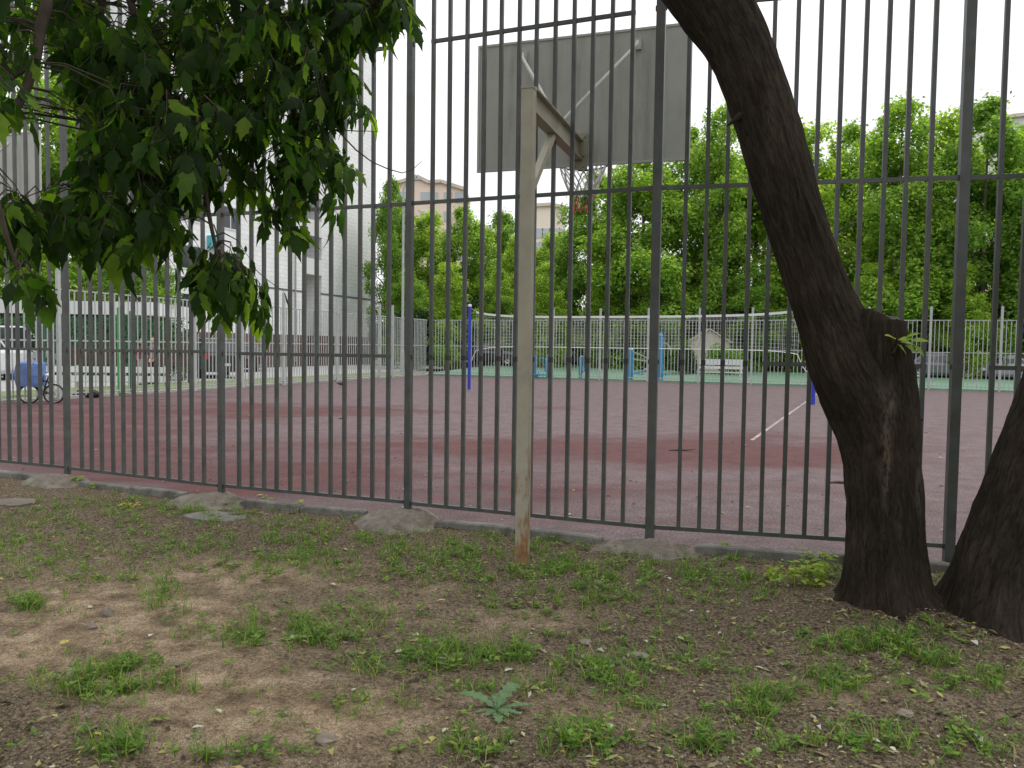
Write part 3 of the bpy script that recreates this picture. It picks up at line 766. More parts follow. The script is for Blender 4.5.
# hanging tree at the upper left: trunk stands left of the view, its branches hang in front of the fence
tb = V2(-3.6, 2.5, -.05)
t3 = thing('box_elder_tree', 'leafy tree hanging dark drooping branches into the upper left in front of the fence', 'tree', tuple(tb))
trunk('trunk', [tuple(tb) + (.24,), tuple(tb + V2(.0, 0, .8)) + (.19,), tuple(tb + V2(.1, 0, 2)) + (.17,), tuple(tb + V2(.3, .1, 3.4)) + (.15,), tuple(tb + V2(.5, .1, 5)) + (.11,), tuple(tb + V2(.7, 0, 7)) + (.05,)], t3, m_bark, 80, 48, flare=(0, .06, .12), seed=2.2)
def nd(px, py, Y): return Q(px, py, Y)
T3 = tb + V2(.4, .1, 4.2)
BR = [ # visible branches as pixel paths at a distance
    ([T3, nd(-150, -180, 2.6), nd(20, -60, 2.55), nd(46, -10, 2.5), nd(40, 30, 2.5), nd(34, 65, 2.5), nd(18, 105, 2.5), nd(-5, 140, 2.5), nd(-30, 170, 2.5)], [.09, .05, .025, .018, .016, .015, .013, .011, .006]),
    ([T3 + V2(.05, 0, .3), nd(-60, -260, 2.8), nd(110, -90, 2.85), nd(130, 0, 2.8), nd(160, 80, 2.8), nd(195, 150, 2.75), nd(212, 230, 2.7), nd(225, 290, 2.68)], [.08, .045, .025, .014, .012, .010, .007, .004]),
    ([T3 + V2(.1, 0, .5), nd(60, -260, 3.0), nd(220, -80, 3.0), nd(255, 20, 2.95), nd(285, 90, 2.95), nd(308, 150, 2.95), nd(318, 200, 2.95)], [.08, .045, .022, .013, .010, .007, .004]),
    ([nd(220, -80, 3.0), nd(300, -40, 3.0), nd(360, -5, 3.0), nd(398, 20, 3.0)], [.018, .012, .008, .003]),
    ([nd(34, 65, 2.5), nd(22, 72, 2.5), nd(5, 84, 2.5)], [.008, .006, .003]),
    ([nd(110, -90, 2.85), nd(100, 20, 2.9), nd(85, 100, 2.9), nd(80, 180, 2.85), nd(85, 235, 2.8)], [.02, .012, .010, .007, .004]),
    ([nd(195, 150, 2.75), nd(150, 190, 2.7), nd(110, 215, 2.68), nd(40, 225, 2.6), nd(-20, 215, 2.6)], [.009, .007, .006, .005, .003]),
    ([nd(10, -120, 2.3), nd(-30, 60, 2.2), nd(-15, 150, 2.2), nd(5, 230, 2.25), nd(18, 270, 2.3)], [.02, .012, .010, .007, .004]),
]
m = MB()
for pts, rad in BR:
    C = catmull([tuple(p) + (r,) for p, r in zip(pts, rad)], 8 * len(pts)); m.tube([Vector(c[:3]) for c in C], [max(.0015, c[3]) for c in C], 8)
BLOB = [(225, 50, 95, 60, 2.95, .30, 125), (150, 145, 72, 60, 2.8, .28, 125), (265, 140, 62, 60, 2.95, .25, 56), (115, 65, 42, 55, 2.85, .25, 56), (312, 175, 20, 48, 2.95, .15, 18), (360, 0, 46, 16, 3.0, .12, 26), (388, 12, 14, 14, 3.0, .1, 9), (300, 60, 38, 55, 3.0, .2, 34), (335, 95, 18, 26, 2.95, .12, 14), (345, 20, 26, 26, 3.0, .14, 16), (290, 220, 16, 22, 2.9, .1, 7),
        (222, 272, 22, 26, 2.7, .12, 22), (250, 296, 10, 16, 2.75, .06, 5), (95, 215, 85, 22, 2.7, .22, 50), (150, 232, 40, 18, 2.75, .15, 12), (20, 275, 10, 12, 2.32, .08, 5), (8, 25, 26, 36, 2.6, .2, 12), (5, 222, 22, 35, 2.5, .15, 14), (-6, 85, 10, 30, 2.2, .06, 7), (70, 40, 10, 34, 2.8, .2, 8), (62, 4, 46, 16, 3.1, .3, 18), (18, 62, 14, 12, 3.4, .2, 7),
        (180, -70, 190, 60, 3.0, .4, 150), (-60, 60, 40, 120, 2.6, .3, 50), (-60, 230, 40, 50, 2.5, .2, 14), (360, -60, 60, 40, 3.1, .3, 30)]
OUT = [(0, .05), (.09, .42), (.19, .74), (.33, 1.08), (.38, .78), (.48, .72), (.62, .80), (.67, .5), (.80, .26), (1, 0)]
LV = []; LF = []
def leaflet(base, d, nn, ln, w, curl):
    b = d.cross(nn); o = len(LV)
    for s, ww in OUT:
        c = base + d * (ln * s) - nn * (ln * curl * s * s)
        e = w * .5 * ww; LV.append(c + b * e - nn * (e * .25)); LV.append(c + nn * (.0)); LV.append(c - b * e - nn * (e * .25))
    for i in range(len(OUT) - 1):
        k = o + i * 3; LF.append((k, k + 1, k + 4, k + 3)); LF.append((k + 1, k + 2, k + 5, k + 4))
rnd = random.Random(11)
brpts = [Vector(c[:3]) for pts, rad in BR for c in catmull([tuple(p) + (0,) for p in pts], 40)]
def compound(p, azv, droop, scale):
    d = (azv + V2(0, 0, -droop)).normalized()
    nn = (V2(0, 0, 1) + V2(rnd.gauss(0, .5), rnd.gauss(0, .5), 0)); nn = (nn - d * nn.dot(d)).normalized(); b = d.cross(nn)
    rl = .10 * scale
    m.tube([p, p + d * rl * .6 - nn * .003, p + d * rl * 1.25], [.0017, .0014, .001], 3, False)
    n2 = rnd.choice((1, 2, 2, 3))
    for k in range(n2):
        q = p + d * rl * (.45 + .34 * k)
        for s in (-1, 1):
            dd = (d * rnd.uniform(.35, .7) + b * s * .9 + V2(0, 0, -rnd.uniform(.1, 1.3))).normalized(); n3 = (nn + b * rnd.gauss(0, .4) + d * rnd.gauss(0, .3)); n3 = (n3 - dd * n3.dot(dd)).normalized()
            leaflet(q + dd * .008, dd, n3, rnd.uniform(.055, .10) * scale, rnd.uniform(.026, .046) * scale, rnd.uniform(.05, .75))
    dd = (d + V2(0, 0, -rnd.uniform(.1, 1.0))).normalized(); n3 = (nn - dd * nn.dot(dd)).normalized()
    leaflet(p + d * rl * 1.25, dd, n3, rnd.uniform(.08, .125) * scale, rnd.uniform(.04, .062) * scale, rnd.uniform(.05, .75))
for cx, cy, rx, ry, Y0, dY, n in BLOB:
    for _ in range(int(n * 1.6)):
        t = rnd.uniform(0, 2 * math.pi); r = math.sqrt(rnd.random())
        p = Q(cx + rx * r * math.cos(t), cy + ry * r * math.sin(t) - 14, Y0 + rnd.uniform(-dY, dY))
        near = min(brpts, key=lambda q: (q - p).length_squared)
        v = p - near
        if v.length > .06:
            s = near + v * .25 + V2(0, 0, -.01); m.tube([near, near + v * .4 + V2(0, 0, .02), p], [.0035, .0026, .0018], 4, False)
        az = Vector((v.x, v.y, 0)); az = (az.normalized() if az.length > .01 else V2(0, 0, 0)) + V2(rnd.gauss(0, .7), rnd.gauss(0, .7), 0)
        compound(p, az.normalized(), rnd.uniform(.5, 2.4), rnd.uniform(.62, 1.05))
# bare thin twig with a few small leaves
pts = [nd(300, 115, 2.95), nd(322, 128, 2.96), nd(338, 131, 2.97), nd(356, 150, 3), nd(372, 162, 3), nd(388, 169, 3), nd(402, 173, 3), nd(412, 170, 3), nd(422, 161, 3)]
m.tube(pts, [.004, .0035, .003, .003, .0026, .0024, .002, .0016, .001], 5); m.tube([nd(356, 131, 3), nd(366, 131, 3), nd(380, 132, 3)], [.002, .0015, .001], 4); m.tube([nd(322, 128, 2.96), nd(340, 130, 2.98), nd(356, 131, 3)], [.0025, .002, .002], 4)
m.build('branch', m_bark if 0 else paint('twig_bark', (.055, .042, .030), .9, .3, 20), t3)
for ax, ay in ((345, 160), (352, 172), (340, 150), (338, 52), (350, 46), (346, 58)):
    for _ in range(5):
        p = Q(ax + rnd.uniform(-9, 9), ay + rnd.uniform(-8, 8), 2.98); dd = Vector((rnd.gauss(0, 1), rnd.gauss(0, .5), rnd.gauss(-.4, .7))).normalized()
        nn = Vector((rnd.gauss(0, .5), rnd.gauss(0, .5), 1)); nn = (nn - dd * nn.dot(dd)).normalized(); leaflet(p, dd, nn, .035, .016, .2)
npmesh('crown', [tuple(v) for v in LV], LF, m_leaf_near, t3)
crown_B = [(-3.0, 1.8, 5.0, 1.3), (-1.6, 1.4, 5.2, 1.2), (-3.6, 3.4, 6.4, 1.3), (-2.6, .4, 4.6, 1.2), (-4.6, 2.2, 5.4, 1.2), (-1.0, .2, 4.6, 1.0), (-2.0, 3.4, 6.6, 1.2)]
rg = np.random.default_rng(9); C, O = blobcloud(crown_B, 300, rg, .3)
keep = np.array([not (-20 < proj(c)[0] < 1044 and proj(c)[1] > -35) for c in C]); C, O = C[keep], O[keep]
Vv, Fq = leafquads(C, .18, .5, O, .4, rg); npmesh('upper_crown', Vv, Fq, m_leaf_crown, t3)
# ------------------------------------------------------------------ background trees
def tree_proto(seed, mat, H, Rr, base, style, size):
    rg = np.random.default_rng(seed); B = []
    r = thing('broadleaf_tree', None, None, (0, 0, 0))
    n = 80
    for i in range(n):
        z = base + (H - base) * ((i + .5) / n) ** .9
        f = (z - base) / (H - base)
        prof = (math.sin(math.pi * min(1, f * .8 + .22)) ** .6) if style == 0 else (1.05 - f * .75) * min(1, .45 + 2.2 * f)
        R0 = Rr * max(.16, prof); a = rg.uniform(0, 2 * math.pi); q = math.sqrt(rg.uniform(.15, 1)) * R0 * .82
        B.append((q * math.cos(a), q * math.sin(a), z - .2, rg.uniform(.5, 1.0) * (.29 * Rr if f < .85 else .17 * Rr)))
    B.append((0, 0, H - .5, .16 * Rr))
    C, O = blobcloud(B, 500, rg, .42); C = C + rg.normal(size=C.shape) * .16 * rg.random((len(C), 1)) ** 2 * 2.2
    V, Fq = leafquads(C, size * .76, .8, O, .9, rg, .75)
    npmesh('crown', V, Fq, mat, r)
    m = MB(); m.tube([(0, 0, -.3), (.05, .03, base * .5), (.1, -.05, base), (.0, .1, H * .6), (0, 0, H * .9)], [.24, .2, .17, .10, .03], 9)
    for k in range(7):
        a = k * 2.4; z0 = base * .8 + k * (H - base) * .09; m.tube([(0, 0, z0), (Rr * .35 * math.cos(a), Rr * .35 * math.sin(a), z0 + 1.2), (Rr * .7 * math.cos(a), Rr * .7 * math.sin(a), z0 + 1.9)], [.1, .06, .02], 6)
    m.build('trunk', m_barkfar, r)
    return r
protos = [tree_proto(21, m_lf[0], 15, 4.3, .8, 0, .30), tree_proto(22, m_lf[1], 14, 4.1, .7, 1, .30), tree_proto(23, m_lf[2], 15.5, 4.5, .9, 0, .30), tree_proto(24, m_lf[0], 16, 3.9, .9, 1, .28)]
PH = [15, 14, 15.5, 16]; used = set()
TREES = [  # pixel x, distance, top row, kind, width factor, label
    (391, 62, 178, 2, .55, 'narrow deep green tree just right of the white building edge'),
    (428, 64, 212, 1, 1.0, 'light green tree below the pink building behind the pale lamp pole'),
    (462, 60, 206, 0, .95, 'rounded green tree behind the left blue net post'),
    (500, 66, 212, 2, 1.0, 'darker tree under the left bottom corner of the backboard'),
    (516, 58, 235, 1, .7, 'low yellow green tree left of the rusting hoop pole'),
    (552, 58, 232, 1, .85, 'low light green tree just right of the rusting hoop pole'),
    (592, 54, 172, 2, .85, 'tree with a visible trunk directly below the basketball net'),
    (640, 50, 142, 0, 1.0, 'tall tree behind the right half of the backboard'),
    (684, 54, 128, 2, .8, 'deep green tree showing at the right edge of the backboard'),
    (716, 50, 104, 3, .75, 'slim tall spired tree between the backboard and the leaning trunk'),
    (752, 54, 120, 0, .9, 'tree mostly hidden behind the upper part of the leaning trunk'),
    (800, 50, 124, 1, .95, 'yellow green tree just right of the leaning trunk'),
    (846, 54, 122, 0, .8, 'mid green tree left of the tallest tree top'),
    (894, 47, 97, 3, 1.0, 'tallest rounded tree top right of the leaning trunk'),
    (938, 52, 112, 1, .85, 'light green tree behind the thick right hand fence post'),
    (980, 46, 98, 2, .85, 'tall deep green tree right of the thick right hand fence post'),
    (1024, 50, 122, 0, .9, 'mid green tree at the right edge under the pale apartment block'),
    (1075, 46, 110, 1, 1.0, 'light green tree at the far right edge of the tree row'),
    (75, 42, 40, 0, .9, 'tall tree seen in gaps between the hanging leaves at the upper left'),
    (14, 40, 100, 1, .9, 'light green tree behind the half hidden left backboard'),
    (140, 40, 215, 2, .62, 'small tree beside the left end of the white building'),
]
row = 'row of leafy trees beyond the court'
for i, (px, Y, ty, k, wf, lab) in enumerate(TREES):
    x, y = XY(px, Y); z = Q(px, ty, Y).z; s = z / PH[k]; rz = i * 1.7
    t = protos[k] if k not in used else dup(protos[k], (0, 0, 0))
    used.add(k); t.location = (x, y, -.1); t.rotation_euler = (0, 0, rz); w = 1.1 * wf * min(1.15, max(.75, s)); t.scale = (w, w, s)
    tag(t, lab, 'tree', row)
LOW = [(408, 52, 268, 2, .8, 'low young tree behind the pale lamp pole'), (448, 50, 262, 1, .8, 'low bright young tree just left of the blue net post'), (498, 51, 268, 0, .85, 'low young tree behind the black car'), (545, 49, 262, 1, .8, 'low bright young tree behind the blue exercise frame'), (606, 50, 255, 1, .85, 'low young tree behind the middle of the net'),
       (662, 48, 262, 0, .85, 'low young tree above the tallest blue exercise post'), (705, 52, 250, 1, .85, 'low young tree behind the cream gabled shed'), (748, 48, 262, 2, .85, 'low dark young tree right of the white bench'), (795, 49, 262, 0, .85, 'low young tree just left of the leaning trunk'), (872, 46, 262, 1, .85, 'low bright young tree above the sawn stub'), (918, 47, 255, 0, .85, 'low young tree left of the thick fence post'), (962, 44, 262, 1, .8, 'low bright young tree right of the thick fence post'), (1012, 46, 258, 0, .9, 'low young tree at the right edge of the view')]
for i, (px, Y, ty, k, wf, lab) in enumerate(LOW):
    x, y = XY(px, Y); s = Q(px, ty, Y).z / PH[k]; t = dup(protos[k], (x, y, -.1), i * 2.3 + .4); t.scale = (s * 1.35 * wf, s * 1.35 * wf, s); tag(t, lab, 'tree', 'young trees in front of the tall ones')
# shrubs behind the fence
def shrub_proto(seed, mat, h, r, size, name='shrub'):
    rg = np.random.default_rng(seed); ro = thing(name, None, None, (0, 0, 0)); B = []
    for i in range(16):
        a = rg.uniform(0, 6.28); q = r * .7 * math.sqrt(rg.random()); B.append((q * math.cos(a), q * math.sin(a), rg.uniform(.25, .85) * h, rg.uniform(.25, .42) * r))
    C, O = blobcloud(B, 620, rg, .4); C[:, 2] = np.maximum(C[:, 2], .03)
    V, Fq = leafquads(C, size, .4, O, .7, rg); npmesh('foliage', V, Fq, mat, ro)
    m = MB()
    for k in range(6): a = k * 1.05; m.tube([(.06 * math.cos(a), .06 * math.sin(a), -.1), (r * .3 * math.cos(a), r * .3 * math.sin(a), h * .4), (r * .5 * math.cos(a), r * .5 * math.sin(a), h * .75)], [.03, .02, .008], 5)
    m.build('stem', m_barkfar, ro); return ro
sp = [shrub_proto(41, m_shrub, 2.6, 1.6, .16), shrub_proto(42, m_lf[2], 2.2, 1.5, .16)]
su = set()
SH = [(412, 50, 0, 1.2, 'dark shrub behind the pale lamp pole'), (446, 47, 1, .55, 'small bright shrub left of the left blue net post'), (505, 56, 0, 1.4, 'dark shrub behind the black car at the far fence'), (548, 54, 0, 1.2, 'dark shrub behind the hoop pole'),
      (600, 48, 1, .6, 'small green shrub beside the white car by the blue exercise machine'), (628, 53, 0, 1.3, 'dark shrub behind the middle blue exercise machine'), (668, 50, 0, 1.25, 'dark shrub left of the cream shed'), (688, 43.5, 0, .72, 'shrub growing against the left corner of the cream shed'), (727, 44, 1, .85, 'ragged shrub growing over the right corner of the cream shed'),
      (745, 50, 0, 1.3, 'dark shrub between the two cream sheds'), (790, 52, 0, 1.3, 'dark shrub behind the second cream shed'), (838, 50, 0, 1.3, 'dark shrub hidden behind the leaning trunk'), (885, 48, 0, 1.25, 'dark shrub behind the sawn stub'), (925, 50, 0, 1.2, 'dark shrub left of the thick right hand fence post'), (968, 46, 1, .9, 'lighter shrub right of the thick right hand fence post'), (1005, 48, 0, 1.3, 'dark shrub behind the grey car on the right'), (1045, 46, 0, 1.3, 'dark shrub at the right edge beyond the fence'),
      (470, 58, 0, 1.4, 'dark shrub behind the left blue net post'), (578, 58, 0, 1.4, 'dark shrub behind the white car'), (650, 58, 0, 1.4, 'dark shrub behind the silver car'), (712, 56, 0, 1.5, 'dark shrub rising behind the cream shed'), (385, 58, 0, 1.2, 'dark shrub at the foot of the narrow tree by the white building')]
for i, (px, Y, k, s, lab) in enumerate(SH):
    x, y = XY(px, Y); t = sp[k] if k not in su else dup(sp[k], (0, 0, 0)); su.add(k)
    t.location = (x, y, -.12); t.rotation_euler = (0, 0, i * 2.1); t.scale = (s, s, s * (1.35 + .25 * math.sin(i * 2.3)) if Y > 45 else s); tag(t, lab, 'shrub', 'shrubs beyond the far fence')

# ------------------------------------------------------------------ buildings
BR_ = V2(*XY(372, 65)) ; UP = V2(0, 0, 1)
def bp(t, off, z): return BR_ - E1 * t + E2 * off + UP * z     # t along the facade towards us, off outwards (right)
bld = thing('white_apartment_tower', 'tall white tiled apartment tower with brown plinth left of the court', 'building', tuple(BR_))
def prism(m, t0, t1, o0, o1, z0, z1):
    o0 = max(o0, -5.5) if o0 > -14.01 else -5.54
    P = [bp(t, o, z) for z in (z0, z1) for t, o in ((t0, o0), (t1, o0), (t1, o1), (t0, o1))]
    return m.add(P, [(0, 1, 2, 3), (7, 6, 5, 4), (4, 5, 1, 0), (5, 6, 2, 1), (6, 7, 3, 2), (7, 4, 0, 3)])
HB = 42
m = MB(); prism(m, 0, 7.3, -14, 0, 2.12, HB); prism(m, 7.3, 9.6, -14, -1.5, 2.12, HB); prism(m, 9.6, 23, -14, 0, 2.12, HB)
m.build('wall', m_wall, bld, uv=1)
m = MB(); prism(m, -.04, 7.34, -14.04, .05, -.2, 2.12); prism(m, 7.34, 9.56, -14, -1.44, -.2, 2.12); prism(m, 9.56, 23.04, -14.04, .05, -.2, 2.12)
m.build('plinth', m_plinth, bld, uv=1)
m_seam = paint('dark_joint', (.13, .13, .135), .9, .2, 2)
m = MB()
prism(m, 0, 7.3, -.1, .012, 5.15, 5.29); prism(m, 9.6, 23, -.1, .012, 5.15, 5.29)
m.build('joint_band', m_seam, bld)
m = MB(); prism(m, -.02, 7.3, -.2, .03, HB - .3, HB + .4); m.build('parapet', m_block, bld)
for k in range(1, 13):
    z = 5.0 + 2.8 * (k - 1) + 1.75
    m = MB(); prism(m, 7.302, 9.598, -1.5, .06, z - .22, z - .05); b = m.build('balcony_slab', m_block, bld)
    m = MB(); prism(m, 7.36, 9.54, -.02, .04, z - .05, z + .95)
    o = m.build('balcony_front', m_block, b); o.location = tuple(-Vector(bld.location))
m = MB(); prism(m, 7.9, 9.0, -1.5, -1.40, .05, 2.2); dr = m.build('entrance_door', paint('dark_door', (.05, .045, .045), .5), bld)
m = MB(); prism(m, 7.5, 7.62, -.5, -.38, -.1, 4.0); m.build('porch_post', m_fence_far, bld)
m = MB(); m.tube([bp(10.6, .10, .2), bp(10.6, .10, 6.6)], .06, 8); m.tube([bp(10.6, .10, 6.6), bp(10.6, .10, HB)], .05, 8); m.build('drainpipe', m_roofgrey, bld)
for fl in range(13):
    z = 2.9 + 2.8 * fl
    for t in (16.2, 19.6):
        m = MB(); prism(m, t, t + 1.9, -.1, .03, z, z + 1.5); w = m.build('window', m_white, bld)
        m = MB(); prism(m, t + .10, t + .92, -.05, .034, z + .1, z + 1.4); prism(m, t + 1.0, t + 1.8, -.05, .034, z + .1, z + 1.4); o = m.build('pane', m_glass, w); o.location = tuple(-Vector(bld.location))
m = MB(); prism(m, 18.3, 19.2, -.2, .5, 7.2, 7.9); m.build('teal_air_vent', paint('teal_panel', (.10, .42, .46), .5), bld)

def far_block(name, lab, px0, px1, Y, tops, mat, wins, rowz, wmat):
    """far building: tops = [(px, row)] roofline from left to right"""
    x0, y0 = XY((px0 + px1) / 2, Y); r = thing(name, lab, 'building', (x0, y0, -.2)); m = MB()
    P = [Q(px, ty, Y) for px, ty in tops]; n = len(P)
    fr = [V2(p.x, Y, -.2) for p in P] + [V2(p.x, Y, p.z) for p in P]; bk = [v + V2(-2, 14, 0) for v in fr]
    m.v = [tuple(v) for v in fr + bk]
    for i in range(n - 1):
        m.f.append((i, i + 1, n + i + 1, n + i)); m.f.append((2 * n + i + 1, 2 * n + i, 3 * n + i, 3 * n + i + 1)); m.f.append((n + i, n + i + 1, 3 * n + i + 1, 3 * n + i))
    m.f.append((0, n, 3 * n, 2 * n)); m.f.append((n - 1, 3 * n - 1, 4 * n - 1, 2 * n - 1)[::1])
    m.build('wall', mat, r)
    m = MB()
    for i in range(n - 1): m.bar(fr[n + i] + V2(0, 6, .25), fr[n + i + 1] + V2(0, 6, .25), 13, .5)
    m.build('roof', m_roofpale, r)
    for fz in rowz:
        for px in wins:
            p = Q(px, 300, Y); m = MB(); m.box((p.x, Y - .02, fz), (1.3, .2, 1.6)); m.build('window', wmat, r)
    return r
far_block('pink_apartment_building', 'far pale pink apartment building with a stepped roofline above the trees', 385, 466, 125, [(385, 188), (402, 183), (417, 178), (429, 184), (441, 183), (456, 188), (466, 191)], m_pink, [391, 399, 408, 424, 433, 447, 458], [7, 10, 13, 16, 19, 22, 25], m_winblue)
far_block('peach_apartment_building', 'far peach building with a blue window band beside the hoop pole', 534, 566, 130, [(534, 207), (550, 206), (566, 209)], m_peach, [538, 545, 552, 560], [6, 10, 14, 18, 20.3], m_winblue)
far_block('pale_apartment_building', 'far pale grey apartment block with balconies at the right edge above the trees', 1010, 1060, 120, [(1010, 118), (1030, 116), (1060, 112)], m_block, [1014, 1021, 1029, 1037, 1046], [14, 17, 20, 23, 26, 29, 32, 35], m_winblue)
# ------------------------------------------------------------------ vehicles
m_tyre = paint('tyre', (.018, .018, .019), .85, .1); m_rim = paint('wheel_rim', (.38, .38, .39), .35, .1, 5, 0, metal=.7)
m_plate = paint('number_plate', (.6, .6, .58), .4); m_trim = paint('black_trim', (.02, .02, .022), .5)
def wheel_me():
    m = MB(); m.lathe([(.2, -.1), (.30, -.105), (.325, -.07), (.33, 0), (.325, .07), (.30, .105), (.2, .1)], (0, 0, 0), 24, 'y')
    m2 = MB(); m2.lathe([(0, -.085), (.06, -.085), (.08, -.06), (.18, -.07), (.205, -.1), (.205, .1), (.18, .07), (.08, .06), (0, .085)], (0, 0, 0), 24, 'y')
    return m, m2
def car(name, label, loc, rz, pm, kind='sedan', group='cars parked around the court'):
    r = thing(name, label, 'van' if kind == 'van' else 'car', loc, rz, group)
    #      stations: x, half width, z bottom, z shoulder, z top(hood)
    if kind == 'sedan': S = [(-2.2, .72, .35, .60, .72), (-2.1, .80, .24, .72, .93), (-1.5, .86, .20, .78, .98), (-.2, .88, .20, .78, .95), (.95, .88, .20, .76, .94), (1.9, .82, .22, .68, .80), (2.2, .70, .34, .56, .66)]; GH = [(-1.75, .95), (-1.05, 1.42), (.1, 1.45), (1.05, .93)]
    elif kind == 'suv': S = [(-2.2, .80, .45, .8, .98), (-2.15, .86, .30, .95, 1.08), (-1.5, .91, .27, .98, 1.10), (0, .92, .27, .98, 1.08), (1.1, .92, .27, .96, 1.06), (2.0, .87, .30, .88, .98), (2.25, .78, .42, .7, .82)]; GH = [(-2.1, 1.06), (-1.75, 1.70), (.25, 1.74), (1.15, 1.05)]
    else: S = [(-2.5, .88, .40, 1.0, 1.18), (-2.45, .93, .28, 1.05, 1.22), (-1.5, .95, .25, 1.05, 1.22), (0, .95, .25, 1.05, 1.20), (1.4, .95, .25, 1.05, 1.16), (2.1, .90, .28, .90, 1.05), (2.45, .80, .40, .7, .86)]; GH = [(-2.45, 1.2), (-2.35, 2.05), (.6, 2.08), (1.75, 1.12)]
    m = MB()
    for x, w, zb, zs, zt in S:
        m.v += [(x, -w * .9, zb), (x, -w, zb + .15), (x, -w, zs), (x, -w * .9, zt), (x, 0, zt + .02), (x, w * .9, zt), (x, w, zs), (x, w, zb + .15), (x, w * .9, zb)]
    n = len(S)
    for i in range(n - 1):
        for k in range(9): m.f.append((i * 9 + k, i * 9 + (k + 1) % 9, (i + 1) * 9 + (k + 1) % 9, (i + 1) * 9 + k)[::-1])
    m.f.append(tuple(range(9))); m.f.append(tuple((n - 1) * 9 + k for k in range(9))[::-1])
    W = S[3][1]
    # greenhouse
    (xa, za), (xb, zb_), (xc, zc), (xd, zd) = GH; wb, wt = W * .9, W * .72
    o = len(m.v); m.v += [(xa, -wb, za - .02), (xb, -wt, zb_), (xc, -wt, zc), (xd, -wb, zd - .02), (xa, wb, za - .02), (xb, wt, zb_), (xc, wt, zc), (xd, wb, zd - .02)]
    m.f += [(o, o + 3, o + 2, o + 1), (o + 4, o + 5, o + 6, o + 7), (o, o + 1, o + 5, o + 4), (o + 1, o + 2, o + 6, o + 5), (o + 2, o + 3, o + 7, o + 6)]
    b = m.build('body', pm, r, world=False)
    bv = b.modifiers.new('bevel', 'BEVEL'); bv.width = .03; bv.segments = 2
    def pan(nm, pts, mat, par=r): mm = MB(); mm.add(pts, [tuple(range(len(pts)))]); return mm.build(nm, mat, par, world=False)
    def lerp(a, b_, t): return tuple(a[i] + (b_[i] - a[i]) * t for i in range(3))
    for s in (-1, 1):
        A, B_, C_, D_ = (xa, s * (wb + .012), za + .02), (xb, s * (wt + .012), zb_ - .06), (xc, s * (wt + .012), zc - .06), (xd, s * (wb + .012), zd + .02)
        A = lerp(A, D_, .06); B_ = lerp(B_, C_, .05); D_ = lerp(D_, A, .08); C_ = lerp(C_, B_, .04)
        mA, mB_ = lerp(A, D_, .48), lerp(B_, C_, .46); mA2, mB2 = lerp(A, D_, .51), lerp(B_, C_, .50)
        for P in ((A, mA, mB_, B_), (mA2, D_, C_, mB2)): pan('side_window', P if s < 0 else P[::-1], m_glass)
    def endglass(p, q, sg):
        (x0, z0), (x1, z1) = p, q; e = sg * .014
        return [(x0 + (x1 - x0) * .1 + e, -wb * .9, z0 + (z1 - z0) * .1 + .01), (x0 + (x1 - x0) * .1 + e, wb * .9, z0 + (z1 - z0) * .1 + .01), (x0 + (x1 - x0) * .9 + e, wt * .92, z0 + (z1 - z0) * .9 + .01), (x0 + (x1 - x0) * .9 + e, -wt * .92, z0 + (z1 - z0) * .9 + .01)]
    pan('rear_window', endglass(GH[0], GH[1], -1)[::-1], m_glass); pan('windscreen', endglass(GH[3], GH[2], 1), m_glass)
    wm = wheel_me()
    for x in (S[1][0] + .72, S[-2][0] - .62):
        for s in (-1, 1):
            w = wm[0].build('wheel', m_tyre, r, world=False, smooth=True); w.location = (x, s * (W - .1), .33); wm[1].build('rim', m_rim, w, world=False, smooth=True)
    xf, xr = S[-1][0], S[0][0]
    for s in (-1, 1):
        mm = MB(); mm.box((xf - .05, s * W * .66, S[-1][4] - .06), (.16, .34, .14)); mm.build('headlight', m_lens, r, world=False)
        mm = MB(); mm.box((xr + .05, s * W * .74, S[0][4] - .02), (.14, .22, .26)); mm.build('tail_light', m_red_l, r, world=False)
        mm = MB(); mm.box((xd - .25, s * (W + .08), zd + .08), (.1, .16, .12)); mm.build('mirror', m_trim, r, world=False)
    for x in (xf + .02, xr - .02):
        mm = MB(); mm.box((x, 0, S[0][2] + .1), (.12, W * 1.5, .16)); bm_ = mm.build('bumper', m_trim, r, world=False)
        mm = MB(); mm.box((x + (.07 if x > 0 else -.07), 0, S[0][2] + .16), (.012, .5, .11)); mm.build('number_plate', m_plate, bm_, world=False)
    return r
def carpaint(n, c): m, nt, b = nodes(n); b.inputs['Base Color'].default_value = c4(c); b.inputs['Roughness'].default_value = .3; b.inputs['Coat Weight'].default_value = .6; return m
cp_w, cp_s, cp_k, cp_r, cp_g = carpaint('white_car_paint', (.62, .63, .64)), carpaint('silver_car_paint', (.36, .37, .39)), carpaint('black_car_paint', (.012, .013, .015)), carpaint('maroon_car_paint', (.05, .012, .013)), carpaint('grey_car_paint', (.26, .27, .29))
fa = math.atan2(FARD.y, FARD.x); la = math.atan2(E1.y, E1.x)
def cxy(px, Y, z=None): x, y = XY(px, Y); s = (Vector((x, y, 0)) - CORNER).dot(n_); return (x, y, (.03 * max(0, min(14, s)) * max(0, min(1, (960 - px) / 500)) if px > 430 else -.04) if z is None else z)
car('parked_car', 'black car parked along the road behind the left half of the net', cxy(494, 50), fa, cp_k, 'sedan')
car('parked_car', 'white car parked end on behind the blue exercise machine near the hoop pole', cxy(573, 53), fa + 1.25, cp_w, 'sedan')
car('parked_car', 'silver car parked behind the middle blue exercise pole', cxy(637, 52), fa + .9, cp_s, 'sedan')
car('parked_car', 'dark grey car parked left of the thick right hand fence post', cxy(938, 44), fa + .3, carpaint('dark_grey_car_paint', (.08, .085, .09)), 'sedan')
